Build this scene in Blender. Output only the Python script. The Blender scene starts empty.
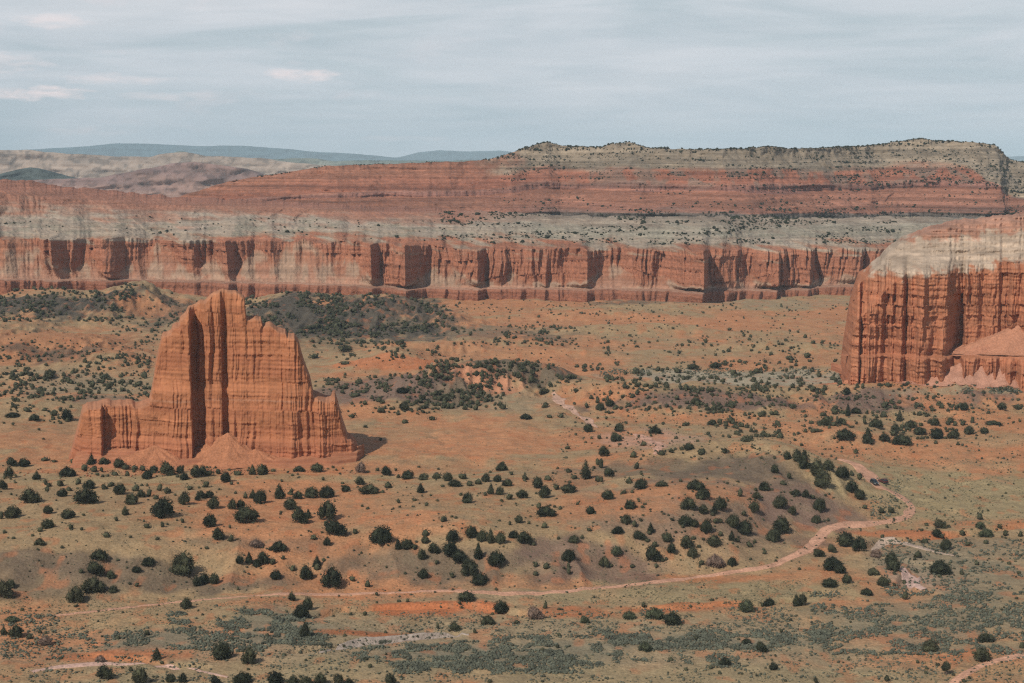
import bpy, bmesh, math, random
import numpy as np
from mathutils import Vector, Matrix
R = math.radians
random.seed(7)
rng = np.random.default_rng(11)
sc = bpy.context.scene
col = sc.collection

# ------------------------------------------------------------------ camera
F = 1600.0; W, H = 1024, 683
CZ = 130.0
TP = (341.5 - 158.0) / F            # tangent of the downward pitch
PITCH = math.atan(TP)
cam_data = bpy.data.cameras.new('camera')
cam = bpy.data.objects.new('camera', cam_data); col.objects.link(cam)
cam.location = (0, 0, CZ)
cam.rotation_euler = (math.pi/2 - PITCH, 0, 0)
cam_data.sensor_width = 36.0
cam_data.lens = 36.0 * F / W
cam_data.clip_start = 1.0
cam_data.clip_end = 200000.0
sc.camera = cam

# ------------------------------------------------------------------ light
SUN_AZ, SUN_EL = R(38), R(43)       # to the left of and behind the viewer
sdir = Vector((-math.sin(SUN_AZ)*math.cos(SUN_EL), -math.cos(SUN_AZ)*math.cos(SUN_EL), math.sin(SUN_EL)))
sd = bpy.data.lights.new('sun', 'SUN'); sd.energy = 4.5; sd.angle = R(0.6); sd.color = (1.0, 0.94, 0.86)
so = bpy.data.objects.new('sun', sd); col.objects.link(so)
so.rotation_euler = sdir.to_track_quat('Z', 'Y').to_euler(); so.location = (-300, -300, 600)

world = bpy.data.worlds.new('World'); sc.world = world; world.use_nodes = True
nt = world.node_tree; nt.nodes.clear()
def N(t, typ, **kw):
    n = t.nodes.new(typ)
    for k, v in kw.items(): setattr(n, k, v)
    return n
def setin(n, **kw):
    for k, v in kw.items(): n.inputs[k.replace('_', ' ')].default_value = v
out = N(nt, 'ShaderNodeOutputWorld'); bg = N(nt, 'ShaderNodeBackground'); bg.inputs['Strength'].default_value = 0.1
sky = N(nt, 'ShaderNodeTexSky'); sky.sky_type = 'NISHITA'; sky.sun_disc = False
sky.sun_elevation = SUN_EL; sky.sun_rotation = R(180) + SUN_AZ; sky.altitude = 1800; sky.dust_density = 1.5
tc = N(nt, 'ShaderNodeTexCoord')
sep = N(nt, 'ShaderNodeSeparateXYZ'); nt.links.new(tc.outputs['Generated'], sep.inputs[0])
def wmath(op, a, b=None, clamp=False):
    m = N(nt, 'ShaderNodeMath', operation=op); m.use_clamp = clamp
    for i, v in enumerate((a, b)):
        if v is None: continue
        if isinstance(v, (int, float)): m.inputs[i].default_value = v
        else: nt.links.new(v, m.inputs[i])
    return m.outputs[0]
def wnoise(sx, sz, off, detail, rough, dist=0.0):
    mp = N(nt, 'ShaderNodeMapping'); mp.inputs['Scale'].default_value = (sx, sx, sz); mp.inputs['Location'].default_value = off
    nt.links.new(tc.outputs['Generated'], mp.inputs[0])
    n = N(nt, 'ShaderNodeTexNoise'); nt.links.new(mp.outputs[0], n.inputs['Vector'])
    n.inputs['Scale'].default_value = 1.0; n.inputs['Detail'].default_value = detail; n.inputs['Roughness'].default_value = rough
    n.inputs['Distortion'].default_value = dist
    return n.outputs['Fac']
def wramp(fac, pts):
    r = N(nt, 'ShaderNodeValToRGB'); nt.links.new(fac, r.inputs[0])
    e = r.color_ramp.elements
    while len(e) < len(pts): e.new(0.5)
    for el, (p, c) in zip(e, pts): el.position = p; el.color = (*c, 1)
    return r.outputs[0]
def wmix(fac, a, b, mode='MIX'):
    m = N(nt, 'ShaderNodeMix'); m.data_type = 'RGBA'; m.blend_type = mode
    for i, v in ((0, fac), (6, a), (7, b)):
        if isinstance(v, (int, float)): m.inputs[i].default_value = v
        elif isinstance(v, tuple): m.inputs[i].default_value = (*v, 1)
        else: nt.links.new(v, m.inputs[i])
    return m.outputs[2]
veil = wramp(wnoise(5, 34, (3.1, 0.7, 1.3), 6, 0.55, 0.6), [(0.36, (6.1, 6.9, 7.4)), (0.50, (7.3, 7.75, 8.25)), (0.64, (8.1, 8.3, 8.7))])
streak = wramp(wnoise(9, 95, (0.3, 5.7, 2.3), 5, 0.55, 0.5), [(0.38, (0.92, 0.94, 0.95)), (0.62, (1.04, 1.03, 1.03))])
veil = wmix(1.0, veil, streak, 'MULTIPLY')
puffn = wnoise(15, 60, (4.4, 1.1, 0.35), 7, 0.55, 0.2)
leftm = wmath('MULTIPLY_ADD', sep.outputs[0], -3.2); leftm.node.inputs[2].default_value = 0.12; leftm.node.use_clamp = True
puff = wmath('MULTIPLY', wmath('MULTIPLY_ADD', puffn, 9.0), leftm); puff.node.use_clamp = True
puff.node.inputs[0].links[0].from_node.inputs[2].default_value = -5.2
puff.node.inputs[0].links[0].from_node.use_clamp = True
veil = wmix(wmath('MULTIPLY', puff, 0.8), veil, (8.8, 8.3, 8.6))
pn = wnoise(60, 260, (1.4, 2.1, 0.35), 5, 0.6, 0.3)
for cxx, czz, rx_, rz_, st_ in ((-.130, .0500, .022, .0045, .95), (-.281, .0385, .030, .0045, .85), (-.236, .047, .03, .004, .4), (-.272, .080, .022, .005, .45), (-.305, .056, .03, .006, .4), (-.255, .016, .03, .003, .4), (-.07, .012, .03, .002, .3), (-.205, .037, .03, .003, .3)):
    a_ = wmath('POWER', wmath('ABSOLUTE', wmath('DIVIDE', wmath('SUBTRACT', sep.outputs[0], cxx), rx_)), 2.0)
    b_ = wmath('POWER', wmath('ABSOLUTE', wmath('DIVIDE', wmath('SUBTRACT', sep.outputs[2], czz), rz_)), 2.0)
    d_ = wmath('SUBTRACT', wmath('MULTIPLY', pn, 3.9), wmath('ADD', a_, b_))
    m_ = wmath('MULTIPLY', wmath('SUBTRACT', d_, 0.9), 0.7, True)
    veil = wmix(wmath('MULTIPLY', m_, min(1, st_*1.25)), veil, (11.2, 9.6, 9.4))
elev = wmath('MULTIPLY_ADD', sep.outputs[2], -2.6); elev.node.inputs[2].default_value = 1.4; elev.node.use_clamp = True
elev = wmath('MAXIMUM', elev, 0.12)
colr = wmix(elev, sky.outputs[0], veil)
nt.links.new(colr, bg.inputs['Color']); nt.links.new(bg.outputs[0], out.inputs['Surface'])
sc.view_settings.view_transform = 'Standard'; sc.view_settings.look = 'None'
sc.view_settings.exposure = -0.2; sc.view_settings.gamma = 1.0
sc.cycles.max_bounces = 4; sc.cycles.diffuse_bounces = 2; sc.cycles.volume_bounces = 0
sc.cycles.use_denoising = False; sc.cycles.use_adaptive_sampling = False; sc.cycles.filter_width = 1.25; sc.cycles.sample_clamp_indirect = 3.0; sc.cycles.sample_clamp_direct = 12.0

# ------------------------------------------------------------------ maths
def ray(px, py):
    a = (np.asarray(px, float) - 512) / F; b = (341.5 - np.asarray(py, float)) / F
    cp, sp = math.cos(PITCH), math.sin(PITCH)
    return a, cp + b*sp, -sp + b*cp
def P(px, py, D):
    """world point on the sight line at distance D along +Y"""
    x, y, z = ray(px, py); s = D / y
    return x*s, z*s + CZ
def zpy(py, D):
    x, y, z = ray(512, py); return CZ + z/y*D
def onplane(px, py, z):
    x, y, zz = ray(px, py); s = (z - CZ)/zz
    return x*s, y*s
def lerp(px, pts):
    p = np.array(pts, float); return np.interp(px, p[:, 0], p[:, 1])
def _h(ix, iy, seed):
    n = (ix.astype(np.int64)*374761393 + iy.astype(np.int64)*668265263 + seed*1442695041) & 0x7fffffff
    n = ((n ^ (n >> 13)) * 1274126177) & 0x7fffffff
    n = ((n ^ (n >> 15)) * 362437) & 0x7fffffff
    return (n & 0xffff) / 65535.0
def vn(x, y, seed=0):
    x, y = np.broadcast_arrays(np.asarray(x, float), np.asarray(y, float))
    xi = np.floor(x); yi = np.floor(y); fx = x-xi; fy = y-yi
    fx = fx*fx*fx*(fx*(fx*6-15)+10); fy = fy*fy*fy*(fy*(fy*6-15)+10)
    a = _h(xi, yi, seed); b = _h(xi+1, yi, seed); c = _h(xi, yi+1, seed); d = _h(xi+1, yi+1, seed)
    return (a*(1-fx)+b*fx)*(1-fy) + (c*(1-fx)+d*fx)*fy
def fbm(x, y, seed=0, o=4, g=0.5):
    s = 0; a = 1; t = 0
    for i in range(o):
        s = s + a*vn(x*2**i + 17.3*i, y*2**i - 9.1*i, seed+i); t += a; a *= g
    return s/t
def billow(x, y, seed=0, o=1, g=0.5):
    s = 0; a = 1; t = 0
    for i in range(o):
        s = s + a*np.abs(fbm(x*2**i, y*2**i, seed+31*i, 2)*2-1)*1.6; t += a; a *= g
    return s/t
def sst(a, b, x):
    t = np.clip((x-a)/(b-a), 0, 1); return t*t*(3-2*t)
def polydist(X, Y, pts):
    d = np.full(X.shape, 1e9)
    for (x0, y0), (x1, y1) in zip(pts[:-1], pts[1:]):
        vx, vy = x1-x0, y1-y0; L = vx*vx+vy*vy+1e-9
        t = np.clip(((X-x0)*vx + (Y-y0)*vy)/L, 0, 1)
        d = np.minimum(d, np.hypot(X-x0-t*vx, Y-y0-t*vy))
    return d
def inside(X, Y, pts):
    c = np.zeros(X.shape, bool); n = len(pts)
    for i in range(n):
        x0, y0 = pts[i]; x1, y1 = pts[i-1]
        if y0 == y1: continue
        c ^= ((y0 > Y) != (y1 > Y)) & (X < (x1-x0)*(Y-y0)/(y1-y0)+x0)
    return c

# ------------------------------------------------------------------ terrain height
SGE = np.array((.185, .165, .11))
TERR = [(-260, 612), (0, 607), (150, 600), (300, 596), (455, 594), (560, 596), (640, 587), (700, 577), (760, 567), (790, 553), (815, 530), (860, 514),
        (884, 503), (866, 484), (842, 468), (800, 450), (745, 444), (650, 450), (590, 458), (500, 474), (380, 482), (0, 482), (-260, 482)]
TERRW = [tuple(float(v) for v in onplane(a, b, 0 if i < 16 else 5)) for i, (a, b) in enumerate(TERR)]
# hill: crest px, crest py, half width px, near depth m, far depth m, height, gully amount
HILLS = [
 (690, 505, 150, 45, 90, 4.0, .4), (790, 462, 90, 60, 60, 6.5, .7), (690, 462, 140, 30, 50, 3.0, .2),
 (440, 540, 90, 30, 60, 2.5, .4), (60, 545, 200, 40, 60, 2.5, .3),
 (485, 366, 80, 40, 60, 15, 1.2), (420, 383, 70, 40, 60, 8, .6), (545, 372, 60, 40, 60, 9, .4),
 (700, 388, 150, 45, 60, 9, .7), (610, 386, 60, 40, 40, 6, .5), (900, 386, 130, 45, 50, 9, .8), (1010, 392, 90, 40, 50, 7, .5),
 (50, 291, 125, 170, 120, 18, .5), (132, 296, 38, 110, 100, 14, .6), (30, 336, 110, 60, 80, 11, .9), (110, 352, 70, 40, 60, 8, .8),
 (300, 294, 105, 210, 130, 20, .5), (395, 303, 60, 130, 100, 15, .7), (450, 314, 45, 60, 60, 10, .9), (395, 352, 60, 45, 60, 7, .6),
 (60, 398, 110, 40, 60, 4, .4), (560, 330, 160, 40, 50, 3, .3), (700, 305, 120, 40, 50, 3, .3), (490, 335, 80, 50, 60, 6, .5),
 (0, 325, 60, 60, 60, 9, .8), (430, 343, 70, 30, 40, 6, .9), (560, 350, 90, 25, 30, 4.5, .7), (770, 343, 90, 25, 30, 4, .7), (650, 328, 120, 25, 30, 4, .6), (30, 372, 70, 30, 40, 6, .7), (600, 312, 100, 30, 40, 5, .6), (390, 405, 60, 22, 30, 4, .8), (840, 425, 80, 25, 40, 4, .6), (185, 298, 50, 90, 80, 10, .5),
]
HW = []
for a, b, rx, n, f, h, g in HILLS:
    x, y = onplane(a, b, h + 4); HW.append((float(x), float(y), rx*float(y)/F, n, f, h, g))
def wl(pts, z=0):
    return [tuple(float(v) for v in onplane(a, b, z)) for a, b in pts]
GULLY = [  # polyline, depth, half width
 (wl([(318, 616), (345, 608), (400, 605), (470, 603), (530, 612)]), 1.6, 3.0),
 (wl([(300, 654), (335, 649), (365, 642), (405, 637), (450, 632)]), 1.8, 3.5),
 (wl([(866, 549), (885, 541), (915, 540), (950, 537), (1024, 528), (1150, 520)]), 1.8, 4.0),
 (wl([(870, 556), (900, 562), (925, 567), (910, 578), (905, 590)]), 1.5, 3.5),
 (wl([(80, 656), (120, 661), (165, 664), (200, 668)]), 1.2, 2.5),
 (wl([(640, 605), (700, 607), (760, 604), (830, 590)]), 1.2, 2.5),
]
ROADA = [(52, 616), (80, 613), (115, 609), (160, 604), (215, 599), (270, 595), (340, 594), (400, 593), (455, 591), (520, 594), (600, 588), (700, 577), (755, 569), (800, 555), (818, 541),
         (826, 532), (842, 526), (868, 524), (895, 521), (909, 515), (911, 507), (902, 498), (886, 489), (874, 482), (866, 473), (855, 464), (838, 459)]
def smooth_line(pts, n=14):
    out = []; p = [pts[0]] + list(pts) + [pts[-1]]
    for i in range(1, len(p)-2):
        for k in range(n):
            t = k/n; q = [np.array(v, float) for v in p[i-1:i+3]]
            out.append(tuple(.5*((2*q[1]) + (q[2]-q[0])*t + (2*q[0]-5*q[1]+4*q[2]-q[3])*t*t + (3*q[1]-q[0]-3*q[2]+q[3])*t**3)))
    out.append(tuple(pts[-1])); return out

def height(X, Y):
    X = np.asarray(X, float); Y = np.asarray(Y, float)
    wx = (vn(X/40, Y/40, 5)-.5)*16; wy = (vn(X/40, Y/40, 6)-.5)*16
    fine_w = (vn(X/9, Y/9, 8)-.5)*4
    lm = sst(165, 95, X)*(Y > 400)
    z = 4.5*sst(620, 760, Y)*(1-lm) + lm*(7.5*sst(535, 600, Y) - 2.5*sst(640, 760, Y))
    m = (Y > 350) & (Y < 800)
    T = np.zeros(X.shape)
    if m.any():
        xx, yy = X[m]+wx[m]+fine_w[m], Y[m]+wy[m]
        d = polydist(xx, yy, TERRW+[TERRW[0]]); s = np.where(inside(xx, yy, TERRW), d, -d)
        rib = billow(xx/16, yy/60, 41)*10
        T[m] = sst(-3, 46, s - rib*np.clip(1-np.abs(s-20)/26, 0, 1))
    z = z*(1-T) + 9.5*T
    far = np.exp(-((Y-700)/900)**2)
    for cx, cy, rx, n, f, h, g in HW:
        dx = (X+wx*1.0-cx)/rx; dy = (Y+wy*1.0-cy); dy = np.where(dy < 0, dy/n, dy/f)
        r = np.sqrt(dx*dx+dy*dy)
        mk = r < 1.35
        if not mk.any(): continue
        rr = r[mk]; ang = np.arctan2(dy[mk]*n, dx[mk]*rx)
        gl = billow(X[mk]/13, Y[mk]/30, 60)*.6 + billow(X[mk]/5, Y[mk]/14, 61)*.3
        b = sst(1.3, 0.05, rr + .38*g*gl*np.clip(rr*1.6, 0, 1)*np.clip(1.6-rr, 0, 1))
        z[mk] = z[mk] + h*b
    for pts, dep, w in GULLY:
        x0 = min(p[0] for p in pts)-15; x1 = max(p[0] for p in pts)+15; y0 = min(p[1] for p in pts)-15; y1 = max(p[1] for p in pts)+15
        mk = (X > x0) & (X < x1) & (Y > y0) & (Y < y1)
        if mk.any():
            d = polydist(X[mk]+fine_w[mk], Y[mk]+fine_w[mk]*.7, pts); z[mk] -= dep*sst(w, w*.45, d)
    z = z + (fbm(X/70, Y/70, 20, 3)-.5)*3.0 + (fbm(X/14, Y/14, 22, 3)-.5)*1.1*np.where(Y < 1600, 1, 0) + (vn(X/2.2, Y/2.2, 25)-.5)*.22*np.where(Y < 800, 1, 0) + (billow(X/24, Y/55, 26, 2)-.4)*1.5*np.where((Y > 620) & (Y < 1600), 1, .35)
    z = z + np.clip((Y-2600)/4000, 0, 1)*-8
    return z

def at(px, py):
    """ground point seen at a picture position"""
    px = np.atleast_1d(np.asarray(px, float)); py = np.atleast_1d(np.asarray(py, float))
    rx, ry, rz = ray(px, py)
    hit = np.full(px.shape, np.nan); prev = np.full(px.shape, 300.0)
    D = 300.0
    while D < 1900 and np.isnan(hit).any():
        D2 = D + max(2.0, D*.004)
        s = D2/ry; below = (CZ + rz*s) < height(rx*s, ry*s)
        new = below & np.isnan(hit)
        hit[new] = D; prev[new] = D2
        D = D2
    ok = ~np.isnan(hit); hit[~ok] = 1900; prev[~ok] = 1900
    lo, hi = hit.copy(), prev.copy()
    for _ in range(9):
        mid = (lo+hi)/2; s = mid/ry; b = (CZ + rz*s) < height(rx*s, ry*s)
        hi = np.where(b, mid, hi); lo = np.where(b, lo, mid)
    s = hi/ry; X, Y = rx*s, ry*s
    return X, Y, height(X, Y), ok

# ------------------------------------------------------------------ materials
def mat_vcol(name, noise=(), bump=0.3, bscale=1.0, rough=0.95, bdist=0.3):
    m = bpy.data.materials.new(name); m.use_nodes = True; t = m.node_tree; b = t.nodes['Principled BSDF']
    b.inputs['Roughness'].default_value = rough; b.inputs['Specular IOR Level'].default_value = 0.1
    a = N(t, 'ShaderNodeVertexColor'); a.layer_name = 'Col'
    geo = N(t, 'ShaderNodeNewGeometry')
    c = a.outputs['Color']
    for (sx, sy, sz), lo, hi, det in noise:
        mp = N(t, 'ShaderNodeMapping'); mp.inputs['Scale'].default_value = (sx, sy, sz); t.links.new(geo.outputs['Position'], mp.inputs[0])
        n = N(t, 'ShaderNodeTexNoise'); n.inputs['Scale'].default_value = 1; n.inputs['Detail'].default_value = det; n.inputs['Roughness'].default_value = .6
        t.links.new(mp.outputs[0], n.inputs['Vector'])
        r = N(t, 'ShaderNodeMapRange'); r.inputs['From Min'].default_value = .3; r.inputs['From Max'].default_value = .7
        r.inputs['To Min'].default_value = lo; r.inputs['To Max'].default_value = hi; t.links.new(n.outputs['Fac'], r.inputs['Value'])
        mx = N(t, 'ShaderNodeMix'); mx.data_type = 'RGBA'; mx.blend_type = 'MULTIPLY'; mx.inputs[0].default_value = 1
        t.links.new(c, mx.inputs[6]); t.links.new(r.outputs[0], mx.inputs[7]); c = mx.outputs[2]
    t.links.new(c, b.inputs['Base Color'])
    if bump:
        n = N(t, 'ShaderNodeTexNoise'); n.inputs['Scale'].default_value = bscale; n.inputs['Detail'].default_value = 5; t.links.new(geo.outputs['Position'], n.inputs['Vector'])
        bp = N(t, 'ShaderNodeBump'); bp.inputs['Strength'].default_value = bump; bp.inputs['Distance'].default_value = bdist
        t.links.new(n.outputs['Fac'], bp.inputs['Height']); t.links.new(bp.outputs[0], b.inputs['Normal'])
    return m
def mat_plain(name, c, rough=.9, var=.25, scale=2.0, metal=0, spec=.2):
    m = bpy.data.materials.new(name); m.use_nodes = True; t = m.node_tree; b = t.nodes['Principled BSDF']
    b.inputs['Roughness'].default_value = rough; b.inputs['Metallic'].default_value = metal; b.inputs['Specular IOR Level'].default_value = spec
    geo = N(t, 'ShaderNodeNewGeometry'); n = N(t, 'ShaderNodeTexNoise'); n.inputs['Scale'].default_value = scale; n.inputs['Detail'].default_value = 4
    t.links.new(geo.outputs['Position'], n.inputs['Vector'])
    r = N(t, 'ShaderNodeValToRGB'); e = r.color_ramp.elements; e[0].position = .3; e[1].position = .7
    e[0].color = (*[v*(1-var) for v in c], 1); e[1].color = (*[v*(1+var) for v in c], 1)
    t.links.new(n.outputs['Fac'], r.inputs[0]); t.links.new(r.outputs[0], b.inputs['Base Color'])
    return m
M_ground = mat_vcol('desert_soil', [((1.3, 1.3, 1.3), .74, 1.22, 6), ((.16, .22, .2), .86, 1.14, 5)], .7, 1.0, bdist=.6)
M_rock = mat_vcol('sandstone', [((.02, .02, 1.1), .84, 1.12, 5), ((.35, .35, .06), .93, 1.06, 4), ((.5, .5, .5), .88, 1.1, 5)], .5, .6, bdist=.5)
M_butte = mat_vcol('butte_rock', [((.02, .02, .42), .78, 1.14, 5), ((.25, .25, .06), .88, 1.1, 4), ((.4, .4, .4), .86, 1.12, 5)], .6, .5, bdist=.8)
M_mesa = mat_vcol('layered_rock', [((.003, .003, .26), .50, 1.34, 6), ((.05, .05, .25), .80, 1.16, 5), ((.16, .16, .16), .80, 1.18, 4)], .8, .2, bdist=2.5)
M_cliff = mat_vcol('cliff_rock', [((.006, .006, .45), .70, 1.18, 6), ((.22, .22, .05), .88, 1.1, 4), ((.3, .3, .3), .82, 1.16, 6)], .8, .3, bdist=2.5)
M_far = mat_vcol('distant_rock', [((.0006, .0006, .05), .80, 1.15, 5), ((.008, .008, .012), .78, 1.18, 6)], 0)

def tag(o, label=None, cat=None, group=None, kind=None):
    for k, v in (('label', label), ('category', cat), ('group', group), ('kind', kind)):
        if v: o[k] = v
    return o
def grid_mesh(name, X, Y, Z, C, mat, parent=None, smooth=True):
    nr, nc = X.shape
    co = np.stack([X, Y, Z], -1).reshape(-1, 3).astype(np.float32)
    i = np.arange((nr-1)*nc).reshape(nr-1, nc)[:, :-1].ravel()
    f = np.stack([i, i+1, i+nc+1, i+nc], -1).astype(np.int32)
    return raw_mesh(name, co, f, C.reshape(-1, 3) if C is not None else None, mat, parent, smooth)
def raw_mesh(name, co, f, C, mat, parent=None, smooth=False):
    me = bpy.data.meshes.new(name); n = len(co); k = f.shape[1]
    me.vertices.add(n); me.vertices.foreach_set('co', np.ascontiguousarray(co, np.float32).ravel())
    me.loops.add(f.size); me.loops.foreach_set('vertex_index', np.ascontiguousarray(f, np.int32).ravel())
    me.polygons.add(len(f)); me.polygons.foreach_set('loop_start', np.arange(len(f), dtype=np.int32)*k)
    me.polygons.foreach_set('loop_total', np.full(len(f), k, np.int32))
    me.update(calc_edges=True)
    if smooth: me.polygons.foreach_set('use_smooth', np.ones(len(f), bool))
    if C is not None:
        ca = me.color_attributes.new('Col', 'FLOAT_COLOR', 'POINT')
        c4 = np.ones((n, 4), np.float32); c4[:, :3] = np.clip(C, 0.005, .9); ca.data.foreach_set('color', c4.ravel())
    me.materials.append(mat)
    o = bpy.data.objects.new(name, me); col.objects.link(o)
    if parent: o.parent = parent
    return o

# ------------------------------------------------------------------ ground colours
TAN = np.array((.305, .205, .108)); ORA = np.array((.40, .185, .088)); RED = np.array((.40, .135, .055)); GRY = np.array((.148, .106, .070))
SAG = np.array((.275, .212, .128)); OLI = np.array((.30, .228, .120)); DRK = np.array((.085, .069, .050)); PNK = np.array((.46, .27, .19)); MAU = np.array((.175, .110, .080))
Z = [  # px, py, half width, half height, colour, strength
 (512, 650, 700, 60, SAG, .7), (512, 612, 620, 14, TAN, .7), (750, 595, 200, 16, OLI, .7), (150, 622, 180, 10, OLI, .6),
 (425, 609, 115, 8, RED, .95), (570, 612, 80, 7, RED, .7), (690, 608, 90, 5, RED, .8), (120, 655, 90, 9, RED, .8), (60, 642, 70, 8, ORA, .8), (30, 672, 60, 10, ORA, .6),
 (270, 602, 70, 5, ORA, .7), (960, 660, 110, 12, ORA, .95), (1010, 676, 70, 12, ORA, .9), (880, 640, 70, 12, ORA, .4), (905, 595, 60, 16, ORA, .7), (925, 578, 40, 14, PNK, .7), (985, 636, 90, 8, ORA, .5),
 (620, 636, 50, 7, ORA, .7), (540, 583, 90, 7, ORA, .8), (720, 578, 110, 6, RED, .6), (810, 572, 60, 14, ORA, .6), (840, 548, 50, 10, ORA, .6), (930, 548, 90, 10, GRY, .5), (900, 534, 70, 4, RED, .8), (1000, 524, 80, 5, RED, .7),
 (960, 560, 120, 18, SAG, .5), (1000, 600, 90, 26, TAN, .6),
 (150, 572, 200, 22, GRY, .85), (40, 580, 100, 22, GRY, .7), (120, 535, 180, 18, TAN, .9), (420, 566, 130, 24, GRY, .85), (600, 562, 100, 24, MAU, .8), (700, 520, 140, 48, MAU, .65), (800, 505, 75, 26, MAU, .9),
 (250, 545, 120, 12, GRY, .5), (640, 468, 140, 9, GRY, .7), (740, 470, 70, 12, GRY, .85), (840, 478, 40, 26, OLI, .7), (750, 560, 80, 16, TAN, .6),
 (300, 508, 180, 24, ORA, .85), (90, 515, 120, 14, TAN, .6), (130, 488, 160, 12, TAN, .6), (470, 505, 90, 26, TAN, .55), (420, 530, 60, 10, ORA, .6), (610, 505, 80, 14, ORA, .8), (560, 480, 60, 10, ORA, .5), (700, 490, 60, 7, ORA, .8),
 (195, 640, 140, 11, SGE, .7), (280, 625, 65, 18, SGE, .7), (500, 655, 160, 17, SGE, .7), (710, 642, 130, 10, SGE, .7), (920, 622, 130, 28, SGE, .5), (960, 575, 80, 22, SGE, .5), (300, 478, 260, 7, OLI, .6), (210, 464, 190, 9, ORA, .9), (120, 545, 190, 14, TAN, .8), (512, 675, 700, 16, OLI, .5),
 (950, 492, 140, 30, OLI, .95), (820, 450, 60, 8, ORA, .8), (900, 450, 120, 7, ORA, .75), (1000, 440, 60, 10, TAN, .7),
 (450, 440, 125, 28, ORA*1.08, .97), (210, 452, 220, 14, ORA, .8), (370, 634, 70, 3, RED*.7, .9), (390, 432, 60, 8, TAN, .5), (560, 425, 60, 7, TAN, .6), (20, 435, 80, 22, ORA, .8), (50, 425, 60, 8, TAN, .5),
 (640, 440, 60, 12, PNK, .6), (760, 440, 110, 10, TAN, .7), (690, 418, 130, 7, ORA, .8),
 (715, 400, 145, 12, MAU*.92, .97), (600, 395, 50, 10, RED*1.1, .5), (900, 399, 130, 12, MAU*.92, 1), (935, 400, 35, 14, ORA, .8), (760, 378, 180, 7, (.31, .27, .19), .85), (960, 388, 80, 5, SAG, .8),
 (540, 383, 60, 6, TAN, .7), (490, 400, 90, 12, SAG, .6), (480, 378, 44, 14, np.array((.44, .20, .11)), .95), (530, 372, 60, 13, DRK*1.1, .8), (430, 390, 60, 14, GRY, .9),
 (700, 355, 200, 5, TAN, .5), (800, 360, 80, 7, ORA, .7), (620, 346, 120, 5, ORA, .7), (500, 352, 100, 8, ORA, .8), (760, 335, 130, 7, TAN, .7), (650, 320, 230, 7, ORA, .85), (720, 303, 200, 5, SAG, .6), (640, 302, 60, 3, DRK, .6),
 (490, 332, 100, 7, GRY, .7), (450, 318, 46, 9, ORA, .9), (400, 362, 70, 10, RED*1.15, .8), (370, 392, 60, 16, MAU, .9), (330, 315, 115, 32, DRK, 1.0), (180, 310, 30, 20, DRK, .6), (420, 308, 40, 14, DRK, .9), (310, 345, 90, 8, TAN*.9, .6),
 (60, 345, 130, 16, ORA*.9, .95), (60, 302, 75, 20, DRK, 1.0), (10, 300, 50, 20, DRK, 1.0), (115, 292, 35, 9, DRK, 1.0), (140, 305, 24, 14, ORA*.85, .95), (165, 296, 30, 8, DRK, .8), (25, 350, 30, 7, DRK, .7), (70, 354, 40, 6, DRK, .7), (80, 383, 100, 14, SAG, .7), (110, 400, 80, 5, MAU, .6), (175, 335, 40, 16, TAN*.9, .5),
]
ZW = []
za = np.array([(q[0], q[1], q[3]) for q in Z], float)
zc0, zn0, zf0 = at(za[:, 0], za[:, 1]), at(za[:, 0], za[:, 1]+za[:, 2]), at(za[:, 0], np.maximum(za[:, 1]-za[:, 2], 296))
for k, (a, b, rx, ry, c, st) in enumerate(Z):
    x, y = float(zc0[0][k]), float(zc0[1][k]); fy = y*y/(F*130)*ry
    ZW.append((x, y, rx*y/F, min(max(4.0, float(zf0[1][k])-y), fy*2.5), min(max(4.0, y-float(zn0[1][k])), fy*2.0), np.array(c), st))
def ground_color(X, Y):
    n1 = fbm(X/45, Y/70, 70, 4); n2 = fbm(X/7, Y/10, 74, 3); n3 = fbm(X/120, Y/25, 78, 3)
    C = TAN[None] + (ORA-TAN)[None]*sst(.50, .69, n1*.6+n3*.4 + .06*sst(620, 720, Y))[..., None]
    wx = (n1-.5); wy = (n2-.5)
    for cx, cy, rx, rf, rn, c, s in ZW:
        dy = Y-cy; dy = np.where(dy > 0, dy/rf, dy/rn); r = np.sqrt(((X-cx)/rx)**2 + dy*dy)
        mk = r < 2
        if not mk.any(): continue
        rr = r[mk] + wx[mk]*1.1 + wy[mk]*.9
        w = (s*sst(1.12, .55, rr))[:, None]
        C[mk] = C[mk]*(1-w) + c[None]*w
    # small bare patches, grass tufts and stones
    t = sst(.60, .74, vn(X/2.6, Y/3.2, 90)*.7+n2*.3)[..., None]*.30*sst(1500, 500, Y)[..., None]
    C = C*(1-t) + SAG[None]*.62*t
    t = sst(.62, .8, fbm(X/4.5, Y/6, 95, 2))[..., None]*.4
    C = C*(1-t) + RED[None]*1.05*t
    return C*(0.86 + .28*n2[..., None])

# ground sheet: a fan of rows that grows with distance
ys = [-600, -200, 60, 180, 260, 320]; y = 345.0
while y < 1560:
    ys.append(y); y += min(max(y*y/(F*130)*.62, .35), 2.6)
while y < 27500:
    ys.append(y); y *= 1.03
ys = np.array(ys)
us = np.concatenate([np.linspace(-2800, -140, 40, endpoint=False), np.arange(-140, 1164, 1.15), np.linspace(1166, 3800, 40)])
YY, UU = np.meshgrid(ys, us, indexing='ij')
XX = (UU-512)/F*np.maximum(YY, 345)
sh = XX.shape
ZZ = height(XX.ravel(), YY.ravel()).reshape(sh)
CC = ground_color(XX.ravel(), YY.ravel()).reshape(sh+(3,))
g = grid_mesh('ground', XX, YY, ZZ, CC, M_ground); tag(g, kind='structure')

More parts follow.
